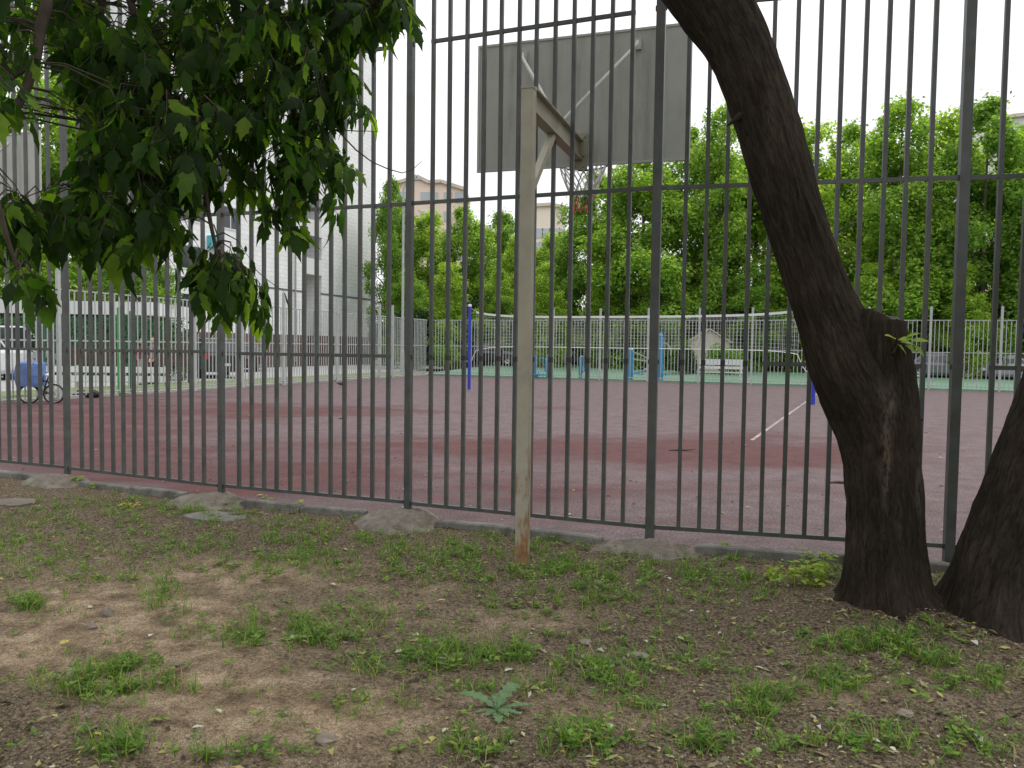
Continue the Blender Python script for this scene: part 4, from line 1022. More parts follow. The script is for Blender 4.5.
car('parked_car', 'light grey hatchback parked beyond the fence beside the right hand tree trunk', cxy(996, 44), fa + 2.9, cp_g, 'sedan')
car('parked_car', 'white car nosing out beyond the corner of the white building', cxy(401, 66), fa + .2, cp_w, 'sedan')
car('parked_car', 'dark car parked in the shade behind the leaning trunk', cxy(845, 46), fa, carpaint('blue_black_paint', (.02, .024, .035)), 'sedan')
car('parked_car', 'black sport utility car parked beside the left fence', cxy(214, 35), la + .9, cp_k, 'suv')
car('parked_car', 'dark maroon car with red tail lights parked between the black one and the white building', cxy(246, 43), la + .5, cp_r, 'sedan')
car('parked_van', 'white van at the left edge behind the blue box of the cargo bicycle', cxy(-2, 30), la + .1, cp_w, 'van')

# ------------------------------------------------------------------ exercise yard beyond the far fence
def machine(px, Y, kind, lab, rz):
    x, y = XY(px, Y); r = thing('exercise_machine', lab, 'exercise machine', (x, y, 0), rz, 'blue exercise machines beyond the far fence')
    def P(nm, mat, f, par=r): m = MB(); f(m); return m.build(nm, mat, par, world=False)
    if kind == 'double':
        for s in (-1, 1): P('upright', m_lblue, lambda m: m.tube([(s * .32, 0, 0), (s * .32, 0, 1.05), (s * .30, 0, 1.1)], .06, 10))
        P('drum', m_lblue, lambda m: m.lathe([(0, .30), (.17, .32), (.18, .36), (.18, .92), (.15, 1.0), (0, 1.02)], (.32, .05, 0), 16))
        P('cross_bar', m_lblue, lambda m: m.bar((-.32, 0, .95), (.32, 0, .95), .05))
        P('foot_plate', m_lblue, lambda m: (m.box((-.15, -.2, .18), (.3, .2, .05)), m.box((.2, -.2, .18), (.3, .2, .05)), m.bar((-.15, -.2, .05), (-.15, 0, .3), .04)))
    elif kind == 'low':
        P('upright', m_lblue, lambda m: m.tube([(0, 0, 0), (0, 0, .95), (.05, 0, 1.12)], .09, 10))
        P('seat', m_lblue, lambda m: m.box((.3, 0, .5), (.36, .34, .06))); P('seat_post', m_lblue, lambda m: m.bar((0, 0, .3), (.3, 0, .48), .06))
        P('handle', m_teal, lambda m: m.tube([(.05, -.3, 1.05), (.05, 0, 1.12), (.05, .3, 1.05)], .02, 6))
    elif kind == 'pole':
        P('upright', m_lblue, lambda m: m.tube([(0, 0, 0), (0, 0, 1.45)], .14, 14)); P('cap', m_white, lambda m: m.lathe([(.15, 1.45), (.12, 1.5), (0, 1.52)], n=14))
        P('handle', m_teal, lambda m: (m.tube([(.1, 0, 1.35), (.5, 0, 1.2), (.9, 0, 1.0)], .025, 6), m.tube([(.1, 0, 1.0), (.8, 0, .9), (1.1, 0, .95)], .03, 6)))
        P('seat', m_white, lambda m: (m.box((1.0, 0, .55), (.6, .4, .06)), m.box((1.3, 0, .8), (.06, .4, .5)))); P('seat_leg', m_lblue, lambda m: m.bar((.1, 0, .3), (1.0, 0, .5), .07))
        P('foot_rest', m_lblue, lambda m: m.box((.5, 0, .3), (.2, .5, .04)))
    else:
        P('upright', m_lblue, lambda m: m.tube([(0, 0, 0), (0, 0, 1.95), (0, 0, 2.05)], .15, 14))
        P('handle', m_teal, lambda m: (m.tube([(0, 0, 1.8), (.35, 0, 1.7), (.48, 0, 1.45), (.46, 0, 1.2)], .028, 6), m.tube([(0, 0, 1.8), (-.30, 0, 1.75), (-.42, 0, 1.6)], .028, 6)))
        P('pedal', m_lblue, lambda m: (m.box((.25, 0, .3), (.3, .3, .05)), m.box((-.25, 0, .3), (.3, .3, .05)), m.bar((-.3, 0, .35), (.3, 0, .35), .05)))
        P('top_knob', m_lblue, lambda m: m.lathe([(.1, 2.05), (.12, 2.1), (.06, 2.2), (0, 2.22)], n=12))
    return r
machine(542, 37.5, 'double', 'blue exercise frame with a drum just right of the hoop pole', fa)
machine(581, 37, 'low', 'small blue exercise seat in front of the white car', fa + .3)
machine(630.5, 36.5, 'pole', 'stout blue exercise pole with a white seat beside it', fa)
machine(660.5, 36, 'tall', 'tallest blue exercise post with curved handles', fa + .2)
# bench
bx, by = XY(722, 35.2)
r = thing('park_bench', 'white slatted bench standing on the green strip before the cream shed', 'bench', (bx, by, 0), fa)
for s in (-1, 1):
    m = MB(); m.bar((s * .85, -.22, 0), (s * .85, -.20, .45), .07); m.bar((s * .85, .22, 0), (s * .85, .16, .98), .07); m.bar((s * .85, -.24, .42), (s * .85, .2, .42), .06); m.build('leg_frame', m_white, r, world=False)
m = MB(); [m.box((0, -.2 + k * .13, .47), (2.1, .10, .035)) for k in range(4)]; m.build('seat', m_white, r, world=False)
m = MB(); m.box((0, .17, .93), (2.1, .045, .26)); m.box((0, .19, .68), (2.1, .035, .12)); m.build('backrest', m_white, r, world=False)
m = MB(); m.box((0, .0, .12), (1.7, .05, .05)); m.build('stretcher', m_white, r, world=False)
def shed(px0, px1, Y, h, lab, gable):
    xa, ya = XY(px0, Y); xb, yb = XY(px1, Y); w = xb - xa
    r = thing('garden_shed', lab, 'shed', ((xa + xb) / 2, Y, -.1), -.12)
    m = MB(); P = [(-w / 2, 0, 0), (w / 2, 0, 0), (w / 2, 0, h - gable), (0, 0, h), (-w / 2, 0, h - gable)]; Bk = [(x, 2.4, z) for x, y, z in P]
    m.add(P + Bk, [(0, 1, 2, 3, 4), (9, 8, 7, 6, 5), (0, 5, 6, 1)[::-1], (1, 6, 7, 2), (2, 7, 8, 3), (3, 8, 9, 4), (4, 9, 5, 0)]); m.build('wall', m_cream, r, world=False)
    m = MB(); m.bar((-w / 2 - .1, 1.15, h - gable - .02), (0, 1.15, h + .08), 2.7, .06); m.bar((0, 1.15, h + .08), (w / 2 + .1, 1.15, h - gable - .02), 2.7, .06); m.build('roof', m_cream, r, world=False)
    m = MB(); m.box((-w * .1, -.006, .95), (.8, .03, 1.9)); d = m.build('door', m_cream, r, world=False)
    m = MB(); m.box((-w * .1 + .3, -.03, .95), (.03, .03, .14)); m.build('handle', m_metal, d, world=False)
shed(689, 729, 47, 2.75, 'cream gabled shed behind the white bench and ragged shrubs', .7)
shed(762, 800, 50, 2.0, 'lower cream shed left of the leaning trunk beyond the fence', .15)

# ------------------------------------------------------------------ left side yard
def steel_post(px, Y, h, mat, rad, lab):
    x, y = XY(px, Y); r = thing('steel_post', lab, 'post', (x, y, -.03), 0, 'green posts by the left fence')
    m = MB(); m.tube([(0, 0, 0), (0, 0, h)], rad, 12); m.build('pole', mat, r, world=False); m = MB(); m.lathe([(rad + .01, h), (rad * .6, h + .03), (0, h + .035)], n=12); m.build('cap', mat, r, world=False)
steel_post(120, 21.6, 2.45, m_green, .075, 'bright green steel post just behind the left fence')
steel_post(131, 23, 2.4, m_dgreen, .07, 'dull green steel post right of the bright green one')
steel_post(41, 20, 2.6, m_dgreen, .10, 'dull green steel post behind the blue cargo box')
x, y = XY(402.5, 40.6)
r = thing('lamp_post', 'tall thin pale lamp pole at the far left corner of the court', 'lamp post', (x, y, 0))
m = MB(); m.tube([(0, 0, 0), (0, 0, 1.2), (0, 0, 1.25), (0, 0, 9.6)], [.10, .10, .075, .055], 12); m.build('pole', m_fence_far, r, world=False)
m = MB(); m.tube([(0, 0, 9.5), (.15, -.05, 9.9), (.6, -.2, 10.0)], .035, 8); a = m.build('arm', m_fence_far, r, world=False)
m = MB(); m.box((.75, -.25, 9.98), (.45, .18, .09), -.33); m.build('lamp_head', m_fence_far, a, world=False)
# pavilion, hedge, low slatted barrier, wooden bench backs
x, y = -23.4, 36.5
r = thing('low_pavilion', 'long low pavilion with a white flat roof edge behind the hedge at left', 'pavilion', (x, y, -.1), .06)
m = MB(); m.box((-1, 3, 1.4), (13, 4, 2.8)); m.build('wall', m_dgreen, r, world=False)
m = MB(); m.box((-1, 3, 3.17), (14.5, 5.4, .62)); m.build('flat_roof', m_block, r, world=False)
rg = np.random.default_rng(77)
x0, y0 = XY(30, 31); hd = thing('clipped_hedge', 'long dark green hedge below the white pavilion roof at left', 'hedge', (x0, y0, -.05), .05)
n = 9000; C = np.stack([rg.uniform(-6.2, 6.2, n), rg.uniform(-.6, .6, n), rg.uniform(0, 2.5, n)], 1); C[:, 2] += .12 * np.sin(C[:, 0] * 2.1); ax = rg.random(n) < .65; C[ax, 1] = np.sign(C[ax, 1]) * rg.uniform(.45, .68, ax.sum())
V, Fq = leafquads(C, .15, .3, None, 0, rg); npmesh('foliage', V, Fq, m_hedge, hd).location = (0, 0, 0)
bpy.data.objects[-1] if 0 else None
hd_f = hd.children[0]; me = hd_f.data; co = np.array(V); me.vertices.foreach_set('co', co.astype(np.float32).ravel()); me.update()
m = MB(); [m.tube([(k, 0, -.1), (k + .1, 0, 1), (k, .1, 2)], .04, 6) for k in np.arange(-6, 6.1, 1.0)]; m.build('stem', m_barkfar, hd, world=False)
x, y = XY(98, 25.5); r = thing('slatted_barrier', 'low barrier of two white boards on short posts at left', 'barrier', (x, y, -.03), .08)
for z in (.6, .3): m = MB(); m.box((0, 0, z), (4.4, .05, .20)); m.build('board', m_white, r, world=False)
for k in range(4): m = MB(); m.box((-2.1 + k * 1.4, .06, .36), (.08, .08, .75)); m.build('post', m_roofgrey, r, world=False)
for px, lab in ((92, 'brown wooden bench left of the bright green post'), (163, 'brown wooden bench beside the two standing people')):
    x, y = XY(px, 29.5); r = thing('wooden_bench', lab, 'bench', (x, y, -.03), .06, 'brown wooden benches by the left fence')
    m = MB(); [m.box((0, .0, .72 + k * .17), (2.5, .04, .145)) for k in range(4)]; m.build('backrest', m_wood, r, world=False)
    m = MB(); [m.box((0, -.12 - k * .14, .5), (2.5, .12, .04)) for k in range(3)]; m.build('seat', m_wood, r, world=False)
    for s in (-1, 1): m = MB(); m.bar((s * 1.1, .05, 0), (s * 1.1, .04, 1.3), .07); m.bar((s * 1.1, -.4, 0), (s * 1.1, -.38, .5), .07); m.bar((s * 1.1, -.42, .44), (s * 1.1, .05, .44), .06); m.build('leg', m_trim, r, world=False)

def person(label, loc, rz, top, bottom, hairm, h, pose):
    r = thing('person', label, 'person', loc, rz, None); k = h / 1.7
    J = {'pel': (0, 0, .92), 'wst': (0, .01, 1.08), 'che': (0, .0, 1.28), 'nek': (0, -.01, 1.45), 'hd0': (0, -.02, 1.52),
         'lh': (.10, 0, .88), 'lk': (.11, -.03, .48), 'la': (.11, .02, .08), 'lt': (.12, -.14, .03), 'rh': (-.10, 0, .88), 'rk': (-.12, -.05 - pose * .06, .48), 'ra': (-.12, .02 - pose * .06, .08), 'rt': (-.13, -.14 - pose * .06, .03),
         'ls': (.18, 0, 1.40), 'le': (.24, .03, 1.12), 'lw': (.22, -.10 - pose * .1, .90), 'lf': (.21, -.15 - pose * .1, .83), 'rs': (-.18, 0, 1.40), 're': (-.24, .03, 1.12), 'rw': (-.20, -.16, .96), 'rf': (-.17, -.22, .93)}
    RD = {'pel': .14, 'wst': .125, 'che': .145, 'nek': .055, 'hd0': .05, 'lh': .095, 'lk': .062, 'la': .045, 'lt': .04, 'ls': .065, 'le': .046, 'lw': .032, 'lf': .035}
    E = [('pel', 'wst'), ('wst', 'che'), ('che', 'nek'), ('nek', 'hd0'), ('pel', 'lh'), ('lh', 'lk'), ('lk', 'la'), ('la', 'lt'), ('pel', 'rh'), ('rh', 'rk'), ('rk', 'ra'), ('ra', 'rt'), ('che', 'ls'), ('ls', 'le'), ('le', 'lw'), ('lw', 'lf'), ('che', 'rs'), ('rs', 're'), ('re', 'rw'), ('rw', 'rf')]
    nm = list(J); me = bpy.data.meshes.new('body'); me.from_pydata([tuple(c * k for c in J[n]) for n in nm], [(nm.index(a), nm.index(b)) for a, b in E], [])
    o = bpy.data.objects.new('body', me); col.objects.link(o)
    o.modifiers.new('skin', 'SKIN'); sv = me.skin_vertices[0].data if me.skin_vertices else None
    if sv is None:
        import bmesh; bm = bmesh.new(); bm.from_mesh(me); bm.verts.layers.skin.verify(); bm.to_mesh(me); bm.free(); sv = me.skin_vertices[0].data
    for n, s in zip(nm, sv):
        q = RD.get(n) or RD['l' + n[1:]]; s.radius = (q * k, q * k * (.72 if n in ('pel', 'wst', 'che') else 1)); s.use_root = n == 'pel'
    su_ = o.modifiers.new('sub', 'SUBSURF'); su_.levels = su_.render_levels = 2
    dg = bpy.context.evaluated_depsgraph_get(); em = bpy.data.meshes.new_from_object(o.evaluated_get(dg)); bpy.data.objects.remove(o)
    # head joined into the same mesh as the body
    vs = [tuple(v.co) for v in em.vertices]; fs = [tuple(p.vertices) for p in em.polygons]; nb_ = len(vs)
    hm = MB(); prof = [(0, -.118), (.045, -.11), (.066, -.07), (.076, -.02), (.078, .03), (.07, .075), (.045, .105), (0, .118)]; hm.lathe(prof, (0, 0, 0), 20)
    hv = []
    for x, y_, z in hm.v:
        yy = y_ * 1.2 - .01
        if y_ < 0: yy -= .02 * math.exp(-((x / .016) ** 2) - ((z + .012) / .025) ** 2) - .012 * math.exp(-((abs(x) - .03) / .014) ** 2 - ((z - .015) / .014) ** 2)
        hv.append(((x) * k, (yy - .03) * k, (z + 1.60) * k))
    vs += hv; fs += [tuple(i + nb_ for i in f) for f in hm.f]
    me2 = bpy.data.meshes.new('body'); me2.from_pydata(vs, [], fs); me2.shade_smooth()
    for mm in (top, bottom, m_skin): me2.materials.append(mm)
    for p in me2.polygons:
        c = p.center; z = c.z / k
        p.material_index = 2 if (z > 1.46 or (z < .98 and abs(c.x) > .165 * k and z > .7)) else (1 if z < .96 else 0)
    b = bpy.data.objects.new('body', me2); col.objects.link(b); b.parent = r
    hh = MB(); hh.lathe([(.0, .128), (.05, .118), (.08, .08), (.088, .03), (.084, -.02), (.07, -.05)], (0, 0, 0), 20)
    hh.v = [(x * k, (y_ * 1.2 + .006) * k, (z + 1.60 + (.045 if y_ < -.03 and z < .06 else 0)) * k) for x, y_, z in hh.v]; hh.build('hair', hairm, r, world=False, smooth=True)
    m = MB()
    for s in (-1, 1): m.box((s * .115 * k, -.06 - (pose * .06 if s < 0 else 0), .03), (.09, .26, .06))
    m.build('shoes', m_trim, r, world=False)
person('person in a red top standing behind the left fence, fair hair', cxy(142.5, 27.6, -.03), .6, m_redcl, m_greycl, m_hair, 1.62, 0)
person('person in pale clothes with dark hair standing right of the one in red', cxy(154, 28.2, -.03), -.5, m_greycl, m_redcl, m_hair2, 1.66, 1)

# cargo bicycle
bp_ = V2(*XY(35, 18.55)); r = thing('cargo_bicycle', 'cargo bicycle with a blue covered box standing by the left fence', 'bicycle', (bp_.x, bp_.y, 0), .18)
def wheel(x, rad):
    m = MB(); m.tube([(x + rad * math.cos(t), 0, rad + .0 + rad * math.sin(t)) for t in np.linspace(0, 2 * math.pi, 33)], .022, 8, False); w = m.build('wheel', m_tyre, r, world=False)
    m = MB(); m.tube([(x + rad * .88 * math.cos(t), 0, rad + rad * .88 * math.sin(t)) for t in np.linspace(0, 2 * math.pi, 33)], .012, 6, False); m.tube([(x, -.05, rad), (x, .05, rad)], .03, 8)
    for k in range(14): t = k * 2 * math.pi / 14; m.bar((x, .015 * (-1) ** k, rad), (x + rad * .88 * math.cos(t), 0, rad + rad * .88 * math.sin(t)), .004)
    m.build('rim', m_rim, w, world=False)
wheel(-.17, .26); wheel(.46, .26)
m = MB()
for a, b in (((-.17, 0, .26), (-.05, 0, .75)), ((-.05, 0, .62), (.2, 0, .30)), ((.2, 0, .30), (.46, 0, .26)), ((.2, 0, .30), (.32, 0, .72)), ((-.05, 0, .68), (.32, 0, .6)), ((.46, 0, .26), (.32, 0, .6)), ((-.05, 0, .75), (.0, 0, 1.12))): m.tube([a, b], .02, 8)
m.build('frame', m_black, r, world=False)
m = MB(); m.tube([(.05, -.26, 1.10), (0, 0, 1.12), (.05, .26, 1.10)], .015, 6); m.build('handlebar', m_black, r, world=False)
m = MB(); m.lathe([(0, .08), (.06, .07), (.10, .02), (.08, -.02), (0, -.03)], (.33, 0, .76), 14); m.build('saddle', m_white, r, world=False)
m = MB(); m.tube([(.2, -.1, .30), (.2, .1, .30)], .015, 6); m.box((.2, .14, .25), (.1, .06, .02)); m.box((.2, -.14, .35), (.1, .06, .02)); m.lathe([(0, 0), (.085, 0), (.085, .01), (0, .01)], (.2, .03, .3), 14, 'y'); m.build('pedals', m_metal, r, world=False)
m = MB(); n = 8
for i in range(n + 1):
    for j in range(n + 1):
        u, v = i / n, j / n; m.v.append((-.52 + .72 * u + .015 * math.sin(9 * v), -.30, .45 + .66 * v + .02 * math.sin(7 * u)))
m2 = MB(); x0, x1, y0, y1, z0, z1 = -.42, .18, -.28, .28, .47, 1.12
V = []
for z, e in ((z0, .0), (z0 + .1, .012), (z0 + .3, .02), (z1 - .12, .015), (z1 - .02, .0), (z1 + .02, -.06)):
    q = 24
    for k in range(q):
        t = 2 * math.pi * k / q; cx_, sy_ = math.cos(t), math.sin(t); f = 1 / max(abs(cx_), abs(sy_)) ** .85
        wob = e + .012 * math.sin(5 * t + z * 9); V.append(((x0 + x1) / 2 + ((x1 - x0) / 2 + wob) * cx_ * f * .98, ((y1 - y0) / 2 + wob) * sy_ * f * .98, z + .012 * math.sin(3 * t)))
m2.v = V; q = 24; m2.f = [(i * q + k, i * q + (k + 1) % q, (i + 1) * q + (k + 1) % q, (i + 1) * q + k) for i in range(5) for k in range(q)] + [tuple(range(q))[::-1], tuple(5 * q + k for k in range(q))]
m2.build('covered_box', m_bagblue, r, world=False, smooth=False)
r.scale = (.86, .86, .86)
# black bag lying at the fence foot
c = V2(*XY(86, 20.6)); m = MB(); n, q = 14, 16
for i in range(n + 1):
    t = i / n; rr = .11 * math.sin(math.pi * min(max(t, .02), .98)) ** .5 * (1 + .25 * math.sin(t * 9))
    for k in range(q):
        a = 2 * math.pi * k / q; m.v.append((c.x - .36 + .72 * t, c.y + rr * 1.3 * math.cos(a), max(0.004, .09 + rr * math.sin(a) * (1 + .2 * math.sin(3 * a + t * 12)))))
m.f = [(i * q + k, i * q + (k + 1) % q, (i + 1) * q + (k + 1) % q, (i + 1) * q + k) for i in range(n) for k in range(q)]
bag = thing('bag', 'black bag lying on the court right of the cargo bicycle', 'bag', (c.x, c.y, 0)); m.build('sack', m_bag, bag, smooth=True)
m = MB(); m.tube([(c.x + .2, c.y - .1, .16), (c.x + .42, c.y - .16, .12), (c.x + .5, c.y - .2, .02)], .015, 6); m.build('strap', m_bag, bag)
# pigeon
c = G(342, 387, 0); r = thing('pigeon', 'small dark pigeon on the court near the left fence', 'bird', tuple(c), .3)
m = MB(); P = catmull([(-.19, 0, .13, .004), (-.12, 0, .125, .03), (-.05, 0, .12, .055), (.03, 0, .13, .06), (.08, 0, .155, .042), (.105, 0, .195, .026), (.125, 0, .222, .027), (.15, 0, .222, .014), (.165, 0, .216, .003)], 26)
m.tube([Vector(p[:3]) for p in P], [p[3] for p in P], 12); m.tube([(0, .02, .09), (.005, .02, .03), (.01, .02, .004), (.04, .02, .004)], [.012, .006, .005, .003], 6); m.tube([(0, -.02, .09), (.005, -.02, .03), (.01, -.02, .004), (.04, -.02, .004)], [.012, .006, .005, .003], 6)
m.build('body', paint('pigeon_grey', (.05, .052, .06), .6, .3, 20), r, world=False, smooth=True)
for s in (-1, 1):
    m = MB(); w = [(.05, .045), (.0, .062), (-.08, .052), (-.17, .012)]
    for x, y_ in w: m.v += [(x, s * y_, .155), (x, s * (y_ + .008), .12), (x, s * y_ * .9, .10)]
    m.f = [(i * 3 + a, i * 3 + a + 1, i * 3 + a + 4, i * 3 + a + 3) for i in range(3) for a in range(2)]; m.build('wing', paint('pigeon_wing', (.03, .03, .035), .6), r, world=False)
# sticks on the court
for px, py, l, a, lab in ((682, 451, .40, .1, 'flat dark stick lying on the court between bars'), (844, 484, .35, -.1, 'short dark stick lying on the court left of the leaning trunk'), (343, 419, .18, .5, 'small dark scrap on the court below the pigeon')):
    c = G(px, py, .0); m = MB(); d = V2(math.cos(a), math.sin(a), 0) * l / 2
    m.tube([c - d + V2(0, 0, .012), c - d * .3 + V2(0, .02, .018), c + d * .3 + V2(0, -.01, .016), c + d + V2(0, 0, .03)], [.008, .016, .014, .006], 7); tag(m.build('fallen_stick', m_barkfar, at=tuple(c)), lab, 'stick', 'dark scraps on the court')
m = MB(); 
for _ in range(260):
    px, py = random.uniform(0, 1000), 385 + 150 * random.random() ** 1.2; c = G(px, py, .0)
    if near_y(c.x) > c.y - .1 : continue
    s = random.uniform(.012, .04); a = random.uniform(0, 3.14); d = V2(math.cos(a), math.sin(a)); b = V2(-d.y, d.x)
    m.add([c - d * s + V2(0, 0, .006), c + b * s * .5 + V2(0, 0, .016), c + d * s + V2(0, 0, .008), c - b * s * .5 + V2(0, 0, .012)], [(0, 3, 2, 1)])
m.build('court_litter', m_litter); tag(bpy.data.objects['court_litter'], 'pale scraps and leaves strewn over the court', 'litter', None, 'stuff')
M_FL = [paint('pale_dead_leaf', (.42, .41, .33), .8, .15, 30), paint('yellow_dead_leaf', (.42, .35, .09), .8, .15, 30)]
SUN_E, SKY_L, EXPO = 1.3, 15.0, 0.18
# ------------------------------------------------------------------ grass, litter, stones, weeds
rg = np.random.default_rng(5)
PATCH = [ # px, py, rx, ry, tufts, blade height
    (90, 512, 95, 14, 75, .055), (180, 510, 62, 15, 90, .065), (30, 545, 45, 14, 40, .05), (32, 604, 26, 7, 70, .05), (165, 602, 20, 16, 26, .10), (108, 684, 62, 20, 120, .05), (130, 665, 30, 8, 30, .04), (300, 632, 62, 18, 150, .055), (345, 540, 100, 20, 140, .055), (280, 560, 60, 12, 40, .05),
    (450, 655, 46, 16, 95, .065), (365, 612, 60, 12, 40, .05), (385, 665, 40, 12, 24, .05), (520, 652, 14, 10, 26, .06), (470, 555, 140, 24, 240, .06), (560, 575, 90, 26, 170, .055), (650, 585, 130, 22, 150, .05), (600, 675, 60, 16, 60, .055), (640, 660, 60, 12, 40, .05), (760, 705, 40, 18, 55, .07), (830, 685, 40, 16, 40, .06),
    (880, 650, 60, 14, 90, .055), (930, 640, 60, 12, 36, .045), (900, 690, 90, 14, 26, .045), (960, 745, 70, 16, 46, .05), (860, 745, 60, 14, 30, .05), (705, 745, 26, 14, 30, .06), (580, 745, 36, 16, 60, .06), (480, 745, 60, 16, 45, .05), (115, 750, 30, 14, 36, .06), (240, 755, 60, 12, 24, .05), (800, 580, 40, 10, 70, .07), (720, 575, 60, 12, 40, .05), (700, 545, 50, 6, 20, .05),
    (220, 540, 90, 16, 60, .05), (60, 575, 60, 8, 20, .05), (500, 690, 60, 10, 20, .05), (700, 665, 40, 10, 14, .05), (560, 530, 60, 6, 26, .05), (575, 538, 24, 4, 20, .08), (430, 525, 60, 8, 60, .055), (270, 500, 60, 6, 30, .05), (990, 690, 40, 12, 30, .05), (250, 640, 40, 10, 30, .05), (370, 705, 60, 10, 14, .05), (200, 630, 50, 10, 12, .04), (530, 610, 60, 8, 16, .04), (820, 640, 30, 8, 16, .04), (640, 705, 40, 10, 16, .05), (790, 745, 30, 10, 16, .05), (930, 665, 40, 10, 40, .045),
    (512, 620, 520, 150, 380, .032), (512, 540, 520, 42, 1300, .045), (700, 600, 320, 60, 250, .035)]
GV, GF, BVv, BF = [], [], [], []
def blade(p, d, h, w, bend):
    o = len(GV); s = Vector((-d.y, d.x, 0)) * w
    for t, k in ((0, 1), (.45, .9), (.8, .6)):
        c = p + d * (bend * h * t * t) + Vector((0, 0, h * (t - .25 * bend * t * t))); GV.append(c + s * k); GV.append(c - s * k)
    c = p + d * (bend * h) + Vector((0, 0, h * (1 - .25 * bend))); GV.append(c)
    GF.extend([(o, o + 1, o + 3, o + 2), (o + 2, o + 3, o + 5, o + 4)]); GF.append((o + 4, o + 5, o + 6, o + 6))
def broad(p, d, l, w, rise):
    o = len(BVv); s = Vector((-d.y, d.x, 0)) * w * .5; 
    a = p + V2(0, 0, .008); BVv.extend([a, a + d * l * .45 + s + V2(0, 0, rise * .7), a + d * l + V2(0, 0, rise * .8), a + d * l * .45 - s + V2(0, 0, rise * .7)]); BF.append((o, o + 3, o + 2, o + 1))
rd = random.Random(3)
for cx, cy, rx, ry, n, h in PATCH:
    for _ in range(int(n * 1.9)):
        big = rx > 300
        if big: px, py = rd.uniform(cx - rx, cx + rx), rd.uniform(cy - ry, cy + ry)
        else: px, py = cx + rx * rd.gauss(0, .55), cy + ry * rd.gauss(0, .55)
        if noise.noise((px * .05, py * .09, 4.2)) < -.18: continue
        c = G(px, py, -.03)
        if c.y < 1.5 or near_y(c.x) - c.y < .2: continue
        if (c.xy - T1.xy).length < .36 or (c.xy - T2.xy).length < .42: continue
        if ((px - 800) / 34) ** 2 + ((py - 584) / 9) ** 2 < 1: continue
        z = gzf(c.x, c.y); hh = h * rd.uniform(.5, 1.5) * (1.15 if not big else 1)
        if rd.random() < .62:
            for _ in range(rd.randint(4, 9)):
                a = rd.uniform(0, 6.28); d = V2(math.cos(a), math.sin(a)); q = V2(c.x + rd.gauss(0, .016), c.y + rd.gauss(0, .016), z - .004)
                blade(q, d, hh * rd.uniform(.5, 1.35), rd.uniform(.0014, .0028), rd.uniform(.15, 1.3))
        else:
            a0 = rd.uniform(0, 6.28)
            for k in range(rd.randint(3, 7)):
                a = a0 + k * 2.4; d = V2(math.cos(a), math.sin(a)); l = rd.uniform(.018, .045); broad(V2(c.x, c.y, z + rd.uniform(0, hh * .5)), d, l, l * rd.uniform(.35, .6), rd.uniform(-.002, .02))
GV_ = [tuple(v) for v in GV]
me = bpy.data.meshes.new('grass'); me.from_pydata(GV_, [], [f if f[2] != f[3] else f[:3] for f in GF]); me.materials.append(m_grass); o = bpy.data.objects.new('grass', me); col.objects.link(o)
tag(o, 'short patchy grass growing through the bare earth in front of the fence', 'grass', None, 'stuff')
me = bpy.data.meshes.new('ground_cover'); me.from_pydata([tuple(v) for v in BVv], [], BF); me.materials.append(m_grass); o = bpy.data.objects.new('ground_cover', me); col.objects.link(o)
tag(o, 'tiny broad leaved weeds scattered among the grass', 'ground cover', None, 'stuff')
# litter: dead leaves, chips, twigs, crumbs of earth
V, Fq = [], []
m = MB()
for i in range(17000):
    py = 485 + 290 * rd.random() ** 1.0; px = rd.uniform(-30, 1054); c = G(px, py, -.03)
    if near_y(c.x) - c.y < .17: continue
    dens = .5 - field(px, py, BARE) * 1.6 - field(px, py, DARK)
    if rd.random() > dens * .85: continue
    z = gzf(c.x, c.y) + .004; a = rd.uniform(0, 6.28); d = V2(math.cos(a), math.sin(a)); b = V2(-d.y, d.x)
    s = min(.036, rd.lognormvariate(-4.85, .6)); k = rd.uniform(.25, .65)
    p = V2(c.x, c.y, z); t1_, t2_ = rd.uniform(-.3, .6) * s, rd.uniform(0, .7) * s
    o = len(m.v); m.v += [tuple(p - d * s), tuple(p + b * s * k + V2(0, 0, t2_)), tuple(p + d * s + V2(0, 0, max(0, t1_))), tuple(p - b * s * k + V2(0, 0, t2_ * .6))]; m.f.append((o, o + 3, o + 2, o + 1))
for tc_, rr_ in ((T1, .30), (T2, .36)):
    for _ in range(260):
        a = rd.uniform(math.pi * .9, math.pi * 2.1); q = rr_ + abs(rd.gauss(0, .12)) - .03; p = V2(tc_.x + q * math.cos(a), tc_.y + q * math.sin(a)); p.z = gzf(p.x, p.y) + rd.uniform(.002, .02)
        b0 = rd.uniform(0, 6.28); d = V2(math.cos(b0), math.sin(b0), rd.gauss(0, .2)); b = V2(-d.y, d.x); s = min(.03, rd.lognormvariate(-4.5, .45)); k = rd.uniform(.2, .6)
        o = len(m.v); m.v += [tuple(p - d * s), tuple(p + b * s * k + V2(0, 0, s * .4)), tuple(p + d * s), tuple(p - b * s * k + V2(0, 0, s * .2))]; m.f.append((o, o + 3, o + 2, o + 1))
tag(m.build('leaf_litter', m_litter), 'dry leaves, chips and twigs littering the bare earth', 'litter', None, 'stuff')
m = MB()
